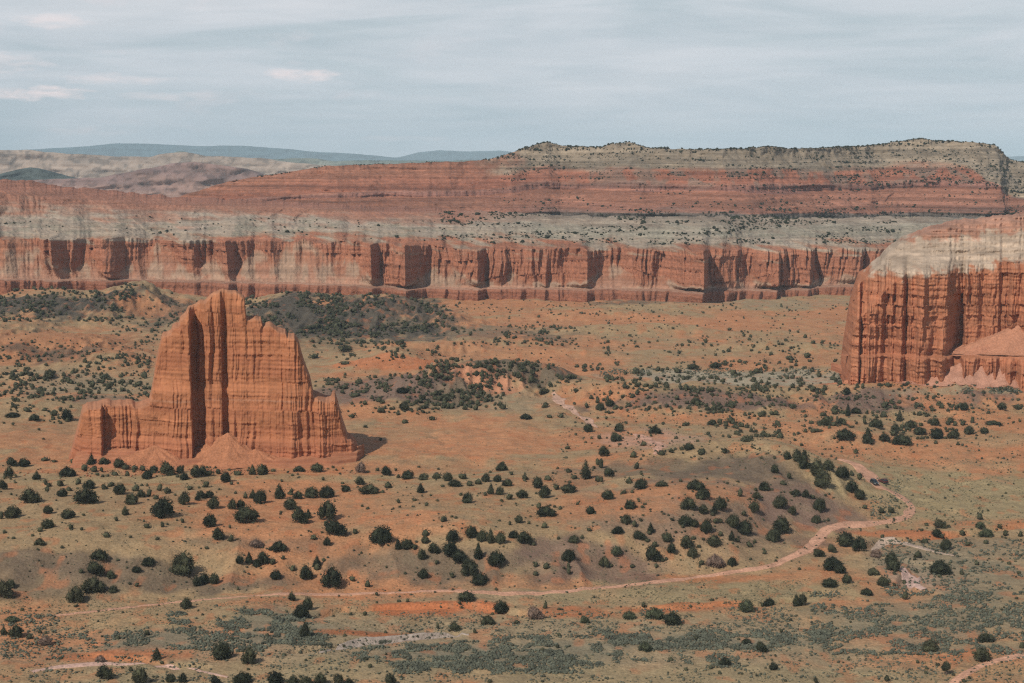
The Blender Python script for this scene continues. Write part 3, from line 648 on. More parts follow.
def pmR(q, z):
    k = 1-.85*sst(zc-5, zc+9, z)
    return k
def colR(X, Y, Zr, zt):
    px_ = X/DR*F+512
    n = fbm(X/14, Zr/2.2, 510, 3); n2 = fbm(X/4, Zr/26, 512, 3); n3 = fbm(X/40, Zr/3, 514, 2)
    C = np.array((.40, .162, .082))*(.74+.44*n[..., None])*(.84+.32*n2[..., None])
    b = (sst(.45, .65, n3)*.4)[..., None]; C = C*(1-b)+np.array((.32, .11, .055))*b
    zz = Zr + (n2-.5)*12 + (n-.5)*3 + lerp(px_, [(842, 4), (880, 4), (960, 0), (985, -2), (1024, -3)])
    zz = zz + (fbm(X/3, Zr/1.2, 516, 3)-.5)*6; cr = (sst(zc-2.5, zc+1.5, zz)*sst(zk+5, zk+1, zz))[..., None]
    C = C*(1-cr*.88) + np.array((.40, .32, .235))*(.55+.9*n[..., None])*cr*.88
    up = sst(zk-1, zk+7, zz)[..., None]
    C = C*(1-up)+np.array((.345, .185, .125))*(.6+.8*n[..., None])*up
    return C
rootR = empty('sandstone_butte', ((960-512)/F*DR, DR, zR))
tag(rootR, 'broad fluted red butte with a cream capped top at the right edge of the valley', 'butte')
o = butte('rock_wall', DR, topR, plR, zR-4, .42, 210, Fr(frR, pmR, lambda z: 1-.72*sst(zc-3, zc+5, z)), colR, 70, M_butte, ledge_amp=.95, fl=(5.5, 3.0, 1.6), scales=(10, 4.4, 2.2), seed=520, thick_top=6); under(o, rootR)
cone('talus', 1044, 310, DR, 52, 62, rootR, (.39, .18, .105), zl-1, 560, 1.0, .27)
cone('talus', 985, 340, DR, 56, 26, rootR, (.38, .17, .10), zl-1, 561, 1.0, .4)
cone('talus', 900, 346, DR, 48, 24, rootR, (.36, .15, .08), zl-2, 562, 1.2, .4)
cone('talus', 898, 366, DR, 56, 20, rootR, (.36, .15, .08), zR-2, 563, 1.8, .5)
cone('talus', 968, 364, DR, 66, 30, rootR, (.40, .20, .13), None, 566, 1.3, .45)
cone('talus', 1003, 360, DR, 68, 36, rootR, (.40, .205, .135), None, 569, 1.3, .45)
cone('talus', 1052, 358, DR, 68, 36, rootR, (.37, .165, .095), None, 572, 1.3, .45)
def stairR(t, q, u):
    hmax = 3.5; tt = t*3; k = np.floor(tt); f = tt-k
    return -2 + (hmax+2)*(k+sst(.5, 1, f))/4.0 + 0*q
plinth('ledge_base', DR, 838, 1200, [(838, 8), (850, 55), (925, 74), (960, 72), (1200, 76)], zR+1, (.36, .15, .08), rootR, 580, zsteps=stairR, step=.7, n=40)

# ------------------------------------------------------------------ junipers
M_leaf = mat_plain('juniper_foliage', (.034, .037, .019), .85, .6, .45)
_t = M_leaf.node_tree; _oi = N(_t, 'ShaderNodeObjectInfo'); _hs = N(_t, 'ShaderNodeHueSaturation'); _b = _t.nodes['Principled BSDF']
_mr = N(_t, 'ShaderNodeMapRange'); _mr.inputs['To Min'].default_value = .65; _mr.inputs['To Max'].default_value = 1.5; _t.links.new(_oi.outputs['Random'], _mr.inputs['Value'])
_mh = N(_t, 'ShaderNodeMapRange'); _mh.inputs['To Min'].default_value = .525; _mh.inputs['To Max'].default_value = .465; _t.links.new(_oi.outputs['Random'], _mh.inputs['Value'])
_c = _b.inputs['Base Color'].links[0].from_socket; _t.links.new(_c, _hs.inputs['Color']); _t.links.new(_mr.outputs[0], _hs.inputs['Value']); _t.links.new(_mh.outputs[0], _hs.inputs['Hue']); _t.links.new(_hs.outputs[0], _b.inputs['Base Color'])
M_low = mat_plain('low_scrub', (.052, .052, .032), .95, .5, .4)
M_leaf2 = mat_plain('green_foliage', (.065, .072, .038), .85, .4, 1.1)
M_dry = mat_plain('dry_twigs', (.17, .115, .085), .9, .35, 1.1)
M_bark = mat_plain('juniper_bark', (.14, .10, .075), .95, .3, 6)
M_sage = mat_plain('sagebrush', (.095, .098, .068), .95, .5, .35)
M_tuft = mat_plain('grass_tufts', (.155, .135, .078), .95, .45, .3)
def ico(sub):
    bm = bmesh.new(); bmesh.ops.create_icosphere(bm, subdivisions=sub, radius=1.0)
    v = np.array([x.co[:] for x in bm.verts]); f = np.array([[q.index for q in x.verts] for x in bm.faces]); bm.free(); return v, f
ICO1, ICO2 = ico(1), ico(2)
def crown_proto(kind, seed):
    """crown within a box about 1 wide and 1 high, foot at z=0: lobes of leafy sprays"""
    r = np.random.default_rng(seed); lobes = []
    if kind == 'round':
        lobes = [(0, 0, .5, .36, .44)] + [(math.cos(a)*.26, math.sin(a)*.26, r.uniform(.2, .66), r.uniform(.16, .26), r.uniform(.18, .28)) for a in r.uniform(0, 6.28, 9)]
    elif kind == 'wide':
        lobes = [(x, r.uniform(-.2, .2), r.uniform(.32, .62)*(1-.8*abs(x)), r.uniform(.17, .25), r.uniform(.26, .40)) for x in np.linspace(-.36, .36, 7)] + [(0, 0, .45, .34, .42)]
    elif kind == 'cone':
        lobes = [(r.uniform(-.04, .04), 0, .3, .38, .32), (0, 0, .55, .25, .30), (r.uniform(-.04, .04), 0, .78, .13, .22)] + [(math.cos(a)*.25, math.sin(a)*.25, r.uniform(.14, .4), .17, .18) for a in r.uniform(0, 6.28, 6)]
    else:
        lobes = [(-.22, .05, .36, .26, .34), (.2, -.05, .46, .28, .44), (.02, .1, .6, .2, .34)] + [(r.uniform(-.38, .38), r.uniform(-.3, .3), r.uniform(.2, .6), r.uniform(.1, .18), r.uniform(.14, .3)) for _ in range(8)]
    V, Fc, n0 = [], [], 0
    iv, fi = ICO2
    for x, y_, z, rh, rv in lobes:
        d = 1 + .7*(r.random(len(iv))-.5)
        v = iv*d[:, None]*np.array([rh, rh, rv])*.74 + np.array([x, y_, z]); v[:, 2] = np.maximum(v[:, 2], .02)
        V.append(v); Fc.append(fi+n0); n0 += len(v)
        k = int(270*(rh/.25))
        dr = r.normal(size=(k, 3)); dr /= np.linalg.norm(dr, axis=1)[:, None]
        c = dr*np.array([rh, rh, rv])*r.uniform(.70, 1.24, (k, 1)) + np.array([x, y_, z]); ok = c[:, 2] > .02; c = c[ok]; dr = dr[ok]; k = len(c)
        a = r.normal(size=(k, 3)); a /= np.linalg.norm(a, axis=1)[:, None]; b = np.cross(a, dr); sz = r.uniform(.020, .048, (k, 1))
        tri = np.stack([c-a*sz, c+a*sz, c+dr*sz*1.6+b*sz*.6], 1).reshape(-1, 3)
        V.append(tri); Fc.append(np.arange(k*3).reshape(-1, 3)+n0); n0 += k*3
    V = np.concatenate(V); Fc = np.concatenate(Fc)
    V[:, 2] -= V[:, 2].min(); V[:, 2] /= V[:, 2].max(); zt_ = V[:, 2]; kf = {'round': .34, 'wide': .42, 'multi': .28, 'cone': .25}[kind]
    V[:, :2] *= (1.08-kf*zt_**1.3)[:, None]*(1+.25*(vn(zt_*5, np.arctan2(V[:, 1], V[:, 0])*1.2+4, seed)-.5))[:, None]
    V[:, 0] /= (V[:, 0].max()-V[:, 0].min()); V[:, 1] /= (V[:, 1].max()-V[:, 1].min()); V[:, 2] /= V[:, 2].max()
    return V, Fc
def trunk_mesh(seed, tall=.3):
    r = np.random.default_rng(seed); V, Fc = [], []; n0 = 0
    def tube(p, rad):
        nonlocal n0
        for i, (q, rr) in enumerate(zip(p, rad)):
            for k in range(6):
                a = k*math.pi/3; V.append((q[0]+math.cos(a)*rr, q[1]+math.sin(a)*rr, q[2]))
        for i in range(len(p)-1):
            for k in range(6): Fc.append((n0+i*6+k, n0+i*6+(k+1) % 6, n0+(i+1)*6+(k+1) % 6, n0+(i+1)*6+k))
        n0 += len(p)*6
    tube([(0, 0, -.15), (0.01, 0, .05), (.02, .01, tall), (.0, 0, .75)], [.075, .055, .045, .015])
    for _ in range(4):
        a = r.uniform(0, 6.28); z = r.uniform(.08, .3); l = r.uniform(.2, .36)
        tube([(.01, 0, z), (math.cos(a)*l*.5, math.sin(a)*l*.5, z+.12), (math.cos(a)*l, math.sin(a)*l, z+.3)], [.035, .025, .01])
    return np.array(V), np.array(Fc)
PROTO = {}
def proto(kind, i, mat, lift=0.0):
    key = (kind, i, mat.name, lift)
    if key not in PROTO:
        v, f = crown_proto(kind, hash_(kind)+i*13)
        if lift: v = v.copy(); v[:, 2] = lift + v[:, 2]*(1-lift)
        c = raw_mesh('crown', v, f, None, mat); tv, tf = trunk_mesh(i+5, .3+lift); t = raw_mesh('trunk', tv, tf, None, M_bark, smooth=True)
        r = empty('juniper_tree' if mat is not M_dry else 'dry_shrub', (0, 0, 0)); c.parent = r; t.parent = r
        PROTO[key] = [r, t, c, False]
    return PROTO[key]
def hash_(s): return {'round': 1000, 'wide': 2000, 'cone': 3000, 'multi': 4000}[s]

TILES = {  # x0, y0, scale: rows of X, base Y, W, H (enlarged), optional kind
(0, 450, 5.12): "60 85 65 50;125 88 65 50;232 58 50 22;275 65 40 15;370 70 28 28;410 68 25 28;467 85 50 68;345 137 100 55;435 110 40 45;480 112 50 35;535 82 70 48;520 115 25 30;610 92 60 55;590 133 60 30;650 135 30 30;690 108 45 32;645 100 50 30;755 150 60 50;735 110 40 40;790 115 50 40;855 135 85 80;925 120 45 45;940 155 50 45;1000 140 60 65;45 145 60 65;15 205 50 55;187 153 48 48 c;235 180 32 35;250 190 35 30;240 212 35 28;308 188 38 48;398 178 42 36;355 210 38 26;455 200 75 50;318 240 60 45;160 272 120 80;440 275 140 90;535 203 45 32;570 190 40 28;612 228 70 62;500 133 25 22;695 212 45 36;725 245 55 45;765 240 30 50;680 280 75 65;820 210 35 50;855 225 50 35;755 188 20 20;945 280 70 70;972 205 45 30;1015 260 40 50;795 255 40 30;835 345 135 105;68 350 95 70;5 355 35 50;247 328 55 48;350 353 82 55;427 338 20 18;640 335 42 50 c;240 402 75 55;205 420 36 32;362 408 38 35;417 413 22 22;594 367 28 34 c;21 430 20 26;70 457 22 16;545 447 48 32;670 452 20 20;205 487 68 38;195 515 18 18;805 462 28 20;756 402 44 32;832 397 26 34;738 328 12 14;737 370 18 20;935 375 28 32;970 402 16 12;508 560 98 55;488 640 95 75;765 592 75 50;945 640 130 130",
(200, 450, 5.12): "12 135 50 60;45 135 50 35;95 125 35 35;130 167 60 60;195 130 50 28;270 128 45 55;315 130 70 65;375 112 30 16;508 110 70 30;600 115 80 50;697 108 18 16;30 193 42 42;820 180 55 48;870 225 115 55;965 198 50 38;910 110 24 26;955 132 60 55;1003 110 20 22;1015 145 28 32;822 118 60 60 b;10 250 50 45;50 245 50 40;70 300 75 65;165 305 50 60;210 300 50 50;235 250 30 40;310 275 75 75;270 250 40 50;240 375 140 95;408 250 65 80;465 230 40 40;500 252 60 45;575 247 80 65;650 247 90 68;748 217 50 42;460 305 75 65;510 375 100 85;555 350 40 50;650 357 110 105;692 437 125 85;795 430 38 30 c;585 462 45 34;650 490 44 48;645 390 40 35;50 395 75 75;95 462 70 72;153 402 22 22;34 508 24 18;930 480 130 95;1015 510 40 60;405 518 90 58;365 515 40 25;205 585 45 50;252 580 45 60;325 587 70 75;290 600 45 45;372 587 35 40;425 562 32 25;598 600 46 62;288 498 80 45 b;160 470 40 45 b",
(400, 450, 5.12): "45 150 72 52;125 155 60 40;190 148 50 38;240 160 60 52;280 188 80 40;320 150 50 38;358 187 46 36;405 178 45 32;440 165 50 48;520 110 75 48;500 165 50 40;548 185 60 40;570 130 30 25;643 155 40 35;700 195 65 65;743 247 70 70;760 157 50 30;798 205 45 42;865 220 90 50;860 118 40 25;950 150 65 98;890 150 40 30;1010 80 25 45;1015 165 40 40;105 222 48 55 c;75 263 38 18;157 238 18 16;350 272 65 60;465 228 40 60;515 230 50 48;435 235 28 28;557 255 46 38;628 248 65 50;520 265 24 16;750 340 115 60;705 300 35 40;912 283 24 26;970 328 58 45;220 368 46 36;610 375 46 46;562 387 18 28;660 382 18 24;740 402 36 40;970 417 36 24 b;135 440 45 40;30 505 80 55;75 510 40 30;130 480 45 45;110 560 50 60;175 530 70 60;270 470 70 65;250 540 90 80;300 570 90 60;360 450 75 70;420 470 60 65;400 560 55 90;465 480 45 80;515 480 65 65;495 595 100 85;585 450 60 42;640 480 90 70;685 490 30 24;812 460 20 26;895 475 65 42;930 455 24 24;865 570 80 65;695 600 28 30;750 610 40 40;865 610 22 40;355 610 90 60;187 587 34 28",
(600, 450, 5.12): "8 95 30 60;45 138 60 50;175 40 32 34;315 25 50 20;365 15 32 22;520 25 44 34;635 18 30 24;187 100 34 46;5 165 26 34;145 170 50 34;215 200 78 60;315 187 72 32;125 225 44 24 g;37 253 75 52;158 303 64 52;490 205 110 56;530 250 85 55;845 207 68 50;715 238 38 44;895 120 45 50;967 148 34 38;955 50 45 50;1005 60 60 70;893 46 22 16;827 46 22 20;940 178 40 24;800 252 50 42;450 305 90 68;610 305 85 70;525 325 60 50;585 330 45 55;790 317 65 58;735 338 35 36;925 300 85 75;985 330 50 45;1000 235 60 38;135 378 60 52;175 397 40 40;208 365 30 20;90 430 75 45;260 425 40 55;200 460 75 50;370 362 28 20;440 390 85 62;485 395 50 45;545 425 70 75;590 375 50 30;680 395 80 70;745 435 90 85;925 425 100 90;890 470 85 70;340 470 60 55;365 530 50 60;445 505 75 75;475 550 60 55;580 490 85 60;675 465 40 55;615 440 30 26;280 495 34 34;80 540 70 55 g;270 570 90 85;20 600 60 60;590 600 110 70 b;677 593 55 48;515 590 40 34;165 605 36 24;765 495 50 30;705 470 30 24",
(800, 450, 4.571): "254 18 26 22;20 85 70 90;75 120 70 85;110 165 90 80;130 95 60 55;185 130 50 60;205 130 50 60;240 120 28 32;272 138 38 38;235 195 65 60;270 225 60 50;90 172 60 35;25 218 40 40;90 280 65 65;75 335 50 40;297 270 30 26;372 290 34 36;420 290 40 38;822 322 40 36;640 360 65 45;620 395 55 40;645 405 40 30;570 425 44 24;745 395 36 34;668 460 60 62;850 398 80 42 g;825 360 50 36 g;910 360 28 30;940 395 34 40;1008 398 30 34;850 430 26 24;765 440 34 28;200 440 95 75;270 462 75 72;537 495 40 38;415 530 65 68;85 490 60 42;145 470 45 42;150 550 110 70;640 559 100 60;350 490 60 40 b",
(0, 563, 5.12): "20 180 95 95;52 125 55 45;415 52 32 26;480 150 140 85;570 82 50 50 g;385 203 100 90;583 152 50 42;700 50 55 38;700 122 32 28;955 235 70 60;1005 120 50 60;80 378 85 65;20 370 40 50;150 390 40 30;230 420 75 50 b;750 372 30 40;805 495 50 65;540 595 100 80;715 615 85 90;875 612 55 50;935 614 50 55;515 505 60 35 b;60 300 90 30 g",
(200, 563, 5.12): "20 105 60 55;75 110 55 65;387 82 62 50;545 88 75 85;672 125 120 110;475 40 40 30;600 35 40 40;780 95 34 38;862 125 38 44;193 138 24 22;472 195 45 50;905 168 28 24;550 240 60 70;520 285 85 80;540 382 65 85;105 492 110 100;250 518 85 90;215 620 110 70;80 625 60 50;380 620 90 75;480 620 50 50;540 625 70 50;615 620 70 60;705 620 60 60;765 625 50 40;970 625 60 70",
(400, 563, 5.12): "120 78 65 52;268 78 44 40;355 65 95 70;415 110 95 65;340 197 105 55;512 258 85 75;690 292 90 75 b;745 235 34 46 c;450 315 82 50;595 312 40 28;280 350 65 50;195 340 20 45;55 362 24 34;385 362 26 34 c;945 310 50 44 g;812 378 34 26;882 503 30 26;865 58 34 50 c;693 65 30 28;462 614 30 28",
(600, 563, 5.12): "225 228 32 34 c;280 285 110 60 g;370 318 110 70;150 290 80 50 g;745 248 90 65 g;868 225 65 50;1005 222 50 65;830 225 20 24;490 400 34 40;750 418 60 34;230 450 80 50 g;825 458 60 60;640 525 65 45;890 550 50 44;570 195 32 14",
(800, 563, 4.571): "135 112 85 45;215 95 50 50;180 50 60 50;335 55 60 36;380 105 60 46;430 35 70 50;645 52 110 55;305 148 62 36;480 170 28 52;12 195 50 60;600 405 85 62;835 450 85 70;668 515 46 70 t;395 540 38 38;540 460 20 22;850 358 90 38;1015 390 30 36;70 549 26 30;1015 330 20 20",
(0, 280, 3.795): "190 375 45 40;45 372 30 26;95 400 25 25;150 435 35 28;130 535 45 28;255 535 50 50;45 522 60 22;105 500 40 18;170 497 25 14;205 515 35 22;60 490 20 22;50 553 18 14;148 572 16 12;165 607 12 10;350 410 28 26;415 415 30 30;465 425 24 24;495 398 22 22;550 375 30 36;525 405 35 22;400 375 30 20",
(230, 280, 3.795): "320 298 45 20;440 275 60 30;465 290 30 14;438 322 40 14;385 385 60 16;375 400 30 16;490 395 35 22;435 415 35 20;475 445 45 24;513 475 26 20;463 475 20 16;568 400 30 20;590 410 28 30;655 430 60 24;565 465 34 22;575 505 34 30;660 495 45 36;465 525 34 18;515 562 20 14;572 610 16 14;665 545 30 18",
(420, 290, 4.02): "425 520 55 24;505 475 34 24;48 525 35 18;570 515 36 24;520 515 30 14;675 572 45 38;785 610 45 40;740 670 50 48;722 600 20 22;628 412 36 22;500 420 50 30;725 485 40 34;765 470 40 34;670 475 24 24",
(610, 290, 4.018): "40 570 45 40;25 610 50 34;180 578 60 34;410 545 45 28;305 548 36 18;135 628 30 26;265 600 18 16;318 645 45 34;370 662 36 28;285 645 28 20;245 655 24 20;205 662 40 18;95 675 30 28;545 610 50 16;460 655 26 22;485 535 44 26;335 320 60 26;270 335 35 28;425 315 60 26;590 335 35 24;495 345 30 34;105 335 36 26;345 462 44 34;268 443 28 24;725 282 45 20;790 275 36 26;480 165 22 16;530 172 14 12;385 215 22 26;415 485 34 20",
(820, 370, 5.02): "130 125 50 42;100 75 36 28;340 85 60 22;215 95 24 34;425 80 34 16;325 185 46 36;185 150 34 28;268 140 24 18;400 170 28 22;465 155 26 20;725 205 50 45;280 290 80 50;240 370 65 85;105 275 65 36;125 352 110 60;325 360 65 45;410 375 110 60;375 320 50 55;400 260 40 60;455 295 80 45;500 325 85 40;580 345 90 60;570 280 60 45;670 345 80 50;750 325 60 50;765 268 22 48 c;715 280 40 36;820 320 55 36;515 350 36 22;580 372 30 20;695 380 26 24;180 418 28 28;915 200 50 40;870 275 90 22;995 200 60 30;180 220 60 36;140 235 30 70;80 225 40 40;30 280 60 55;320 240 40 46;225 275 30 50;655 265 50 36",
}
T = []
for (x0, y0, s), txt in TILES.items():
    for e in txt.split(';'):
        w = e.split(); T.append((x0+float(w[0])/s, y0+float(w[1])/s, float(w[2])/s, float(w[3])/s, w[4] if len(w) > 4 else ''))
T.sort(key=lambda t: -t[2]*t[3])
tx, ty, tz, ok = at([t[0] for t in T], [t[1]-.4 for t in T])
NT = 296
def region(px, py):
    if py < 400 and px < 330: return 'on the flat behind the tall butte'
    if py < 470 and px < 560: return 'on the plain beyond the tall butte'
    if py < 372: return 'on the far plain under the cliffs'
    if py < 403 and px < 830: return 'on the low mauve ridge mid valley'
    if py < 392: return 'at the foot of the right butte'
    if py < 412 and px >= 830: return 'on the mauve bank below the right butte'
    if py < 450 and px >= 720: return 'in the thicket below the right butte'
    if py < 455: return 'on the pale flat before the mauve ridge'
    if px > 805 and py < 508 and px < 872: return 'on the nose above the road bend'
    if px > 872 and py < 535: return 'on the grassy plain past the bend'
    if px > 885 and py < 600: return 'beside the pale wash'
    if px > 815 and py < 600: return 'between the road and the wash'
    if py < 483 and px < 560: return 'in the row below the tall butte'
    if py < 492 and px >= 560: return 'along the upper hill crest'
    if py < 530 and px < 200: return 'on the tan bench'
    if py < 540 and px < 400: return 'on the orange bench'
    if py < 515 and px < 600: return 'on the middle bench'
    if py < 575 and px >= 600: return 'on the mauve slope above the road'
    if py < 592 and px < 200: return 'on the grey left slope'
    if py < 592 and px < 400: return 'on the grey slope above the track'
    if py < 592: return 'in the thicket on the middle slope'
    if py < 628: return 'on the flat just below the track'
    if py < 655: return 'amid the sagebrush flat'
    return 'on the nearest ground'
SHN = {'round': 'rounded', 'wide': 'wide low', 'cone': 'pointed', 'multi': 'lumpy', 't': 'round-crowned'}
things = []
for i in range(NT):
    pxx, pyy, w, h, k = T[i]
    if not ok[i]: continue
    D = float(ty[i]); s = math.hypot(D, CZ)/F
    Wm, Hm = w*s*1.04, h*s*1.06
    ar = w/h
    kind = {'c': 'cone', 't': 'cone'}.get(k) or ('wide' if ar > 1.55 else 'cone' if ar < .82 else ('round', 'multi')[i % 2])
    if k == 't': kind = 'round'
    mat = {'g': M_leaf2, 'b': M_dry}.get(k, M_leaf)
    pr = proto(kind, i % 4, mat, .25 if k == 't' else 0.0)
    if not pr[3]: r, tr, cr = pr[:3]; pr[3] = True
    else:
        r = pr[0].copy(); tr = pr[1].copy(); cr = pr[2].copy()
        for q in (r, tr, cr): col.objects.link(q)
        tr.parent = r; cr.parent = r
    r.location = (float(tx[i]), D, float(tz[i])-.12); dep = Wm*random.uniform(.75, 1.0)
    r.scale = (Wm, dep, Hm); r.rotation_euler = (0, 0, random.choice((0, math.pi))+random.uniform(-.25, .25))
    if k == 't': tr.scale = (.8, .8, 1.0)
    size = 'big' if Hm*Wm > 26 else 'middling' if Hm*Wm > 11 else 'small'
    tint = {'g': 'grey-green', 'b': 'brown leafless'}.get(k, 'dark')
    things.append((r, size, SHN['t'] if k == 't' else SHN[kind], tint, region(pxx, pyy), pxx, k))
ORD = ['', 'second', 'third', 'fourth', 'fifth', 'sixth', 'seventh', 'eighth', 'ninth', 'tenth', 'eleventh', 'twelfth', 'thirteenth', 'fourteenth', 'fifteenth', 'sixteenth']
sets = {}
for t in things: sets.setdefault(t[1:5], []).append(t)
for key, ts_ in sets.items():
    ts_.sort(key=lambda t: t[5]); size, shn, tint, reg = key; n = len(ts_)
    for j, t in enumerate(ts_):
        noun = 'shrub' if t[6] in ('b', 'g') else 'juniper'
        base = f'{size} {shn} {tint} {noun} {reg}'
        if n > 1:
            base += ', leftmost of them' if j == 0 else ', rightmost of them' if j == n-1 else f', {ORD[j]} from the left'
        tag(t[0], base, 'shrub' if noun == 'shrub' else 'juniper', 'shrubs among the junipers' if noun == 'shrub' else 'junipers scattered over the valley')
        if noun == 'shrub': t[0].name = 'dry_shrub' if t[6] == 'b' else 'leafy_shrub'
for key, pr in PROTO.items():
    if not pr[3]:
        for q in pr[:3]: bpy.data.objects.remove(q)

# remaining bushes in their hundreds: one mass
def blobs(name, X, Y, Zv, Wm, Hm, mat, leaf=10, sub=1, seed=0, label=None):
    r = np.random.default_rng(seed); iv, fi = (ICO1, ICO2)[sub-1] if sub else (None, None); V, Fc = [], []; n0 = 0; n = len(X)
    k = len(iv)
    d = 1+.8*(r.random((n, k))-.5)
    v = iv[None]*d[..., None]*np.stack([Wm, Wm*.9, Hm*1.1], -1)[:, None]*.43
    hn = np.clip((v[..., 2]/Hm[:, None]+.55)/1.1, 0, 1); v[..., :2] *= (1.1-.38*hn**1.2)[..., None]; v[..., 2] = np.maximum(v[..., 2]+Hm[:, None]*.40, -.2)
    sh_ = r.uniform(-.35, .35, (n, 1)); v[..., 0] += sh_*v[..., 2]*.4
    v += np.stack([X, Y, Zv], -1)[:, None]
    V = v.reshape(-1, 3); Fc = (fi[None]+np.arange(n)[:, None, None]*k).reshape(-1, 3)
    if leaf:
        dr = r.normal(size=(n, leaf, 3)); dr /= np.linalg.norm(dr, axis=2)[..., None]; dr[..., 2] = np.abs(dr[..., 2])
        c = dr*np.stack([Wm, Wm*.9, Hm*1.1], -1)[:, None]*.5*r.uniform(.85, 1.25, (n, leaf, 1)); c[..., 2] += Hm[:, None]*.35
        c += np.stack([X, Y, Zv], -1)[:, None]
        a = r.normal(size=(n, leaf, 3)); a /= np.linalg.norm(a, axis=2)[..., None]; b = np.cross(a, dr); sz = (Wm*.10)[:, None, None]
        tri = np.stack([c-a*sz, c+a*sz, c+b*sz*1.4], 2).reshape(-1, 3); m = len(V)
        V = np.concatenate([V, tri]); Fc = np.concatenate([Fc, np.arange(len(tri)).reshape(-1, 3)+m])
    o = raw_mesh(name, V, Fc, None, mat)
    return tag(o, label, kind='stuff')
SX, SY, SW, SH = [], [], [], []
for i in range(NT, len(T)):
    s = math.hypot(ty[i], CZ)/F
    SX.append(T[i][0]); SY.append(T[i][1]-.4); SW.append(T[i][2]*s); SH.append(T[i][3]*s)
def scatter(x0, y0, x1, y1, n, s0, s1, clump=0.5, band=None, tilt=0):
    q = rng.random((n*4, 2)); X = x0+(x1-x0)*q[:, 0]; Y = y0+(y1-y0)*q[:, 1]
    w = fbm(X/22, Y/5, 800, 3); keep = rng.random(n*4) < sst(.35, .62, w)**(clump*2)
    X, Y = X[keep][:n], Y[keep][:n]
    Y = Y + tilt*(X-x0)
    for a, b in zip(X, Y):
        sz = s0+(s1-s0)*rng.random()**2; SX.append(a); SY.append(b); sz *= .88; SW.append(sz); SH.append(sz*rng.uniform(.6, .95))
scatter(-20, 284, 135, 322, 420, 2.4, 5.0, .2); scatter(240, 290, 345, 335, 480, 2.4, 5.0, .15); scatter(330, 292, 445, 345, 420, 2.2, 4.6, .3); scatter(110, 285, 175, 345, 90, 2, 4)
scatter(240, 325, 440, 360, 130, 2.2, 4.6, .6); scatter(150, 300, 200, 340, 60, 2, 4)
scatter(-10, 356, 150, 402, 420, 1.6, 4.4, .3); scatter(-10, 340, 150, 358, 90, 1.4, 3); scatter(-10, 398, 75, 425, 40, 1.6, 3.5); scatter(315, 374, 440, 415, 190, 1.6, 4.0, .3)
scatter(420, 366, 580, 388, 190, 1.8, 4.4, .4); scatter(420, 388, 505, 410, 130, 2, 4.6, .3); scatter(420, 326, 580, 346, 170, 1.8, 4.2, .5); scatter(435, 360, 540, 368, 70, 2.2, 4, .2)
scatter(580, 362, 860, 392, 300, 1.8, 4.4, .5); scatter(600, 336, 860, 356, 120, 1.6, 3.8, .8); scatter(440, 310, 860, 334, 130, 1.4, 3.2, .8); scatter(430, 303, 860, 311, 110, 1.4, 3.0, .5)
scatter(590, 390, 860, 414, 200, 1.5, 3.6, .3); scatter(700, 404, 960, 440, 230, 1.8, 4.2, .5); scatter(830, 384, 1040, 400, 70, 1.5, 3.2, .6); scatter(940, 400, 1040, 430, 30, 1.5, 3)
scatter(560, 400, 860, 455, 130, 1.0, 2.6, .7); scatter(-10, 465, 360, 500, 90, 1.0, 2.4, .5); scatter(340, 465, 800, 510, 120, .9, 2.3, .5); scatter(-10, 500, 600, 592, 130, .7, 1.8, .5)
scatter(600, 490, 830, 570, 90, .9, 2.4, .4); scatter(870, 455, 1030, 520, 60, .8, 1.5, .3); scatter(0, 600, 1024, 683, 170, .8, 2.0, .4); scatter(880, 520, 1030, 600, 60, .9, 2.2, .4)
ax, ay, az, aok = at(SX, SY); mk = aok & (ay < 1420)
blobs('juniper_scrub', ax[mk], ay[mk], az[mk]-.1, np.array(SW)[mk], np.array(SH)[mk], M_leaf, 26, 1, 5, 'small dark junipers dotted over the far flats and hillsides')

# scrub on the high benches, slopes and mesa rim
def on_sheet(S, l0, l1, n, p0, p1, seed):
    _, X, Y, Zz, L = S; r = np.random.default_rng(seed); PX = X/np.maximum(Y, 1)*F+512
    m = np.argwhere((L >= l0) & (L < l1) & (PX > p0) & (PX < p1)); k = m[r.integers(0, len(m), n*3)]
    a, b = k[:, 0], k[:, 1]; w_ = fbm(X[a, b]/38, Zz[a, b]/3.2, seed+60, 3); o_ = r.random(n*3) < sst(.44, .62, w_); a, b = a[o_][:n], b[o_][:n]; return X[a, b], Y[a, b], Zz[a, b]
PP = [on_sheet(A, 5.1, 7.9, 1300, 440, 900, 1), on_sheet(A, 5.1, 6.2, 110, -20, 440, 2), on_sheet(B, 5.1, 7.9, 2000, 500, 1040, 3), on_sheet(B, 7.0, 8.2, 1300, 500, 1040, 4), on_sheet(B, 0.9, 2.2, 700, 540, 1040, 5), on_sheet(B, 3.6, 6, 700, 830, 1040, 6), on_sheet(B, 6.8, 7.9, 120, 200, 500, 7), on_sheet(B, 2.2, 5, 500, 500, 1040, 8)]
X_, Y_, Z_ = (np.concatenate([p[i] for p in PP]) for i in range(3)); s_ = rng.uniform(.8, 2.0, len(X_))*np.where(rng.random(len(X_)) < .12, 1.9, 1.0)
blobs('mesa_scrub', X_, Y_-.5, Z_-.2, s_*1.5, s_*.8, M_leaf, 0, 1, 9, 'dark scrub dotting the high benches and the mesa rim')

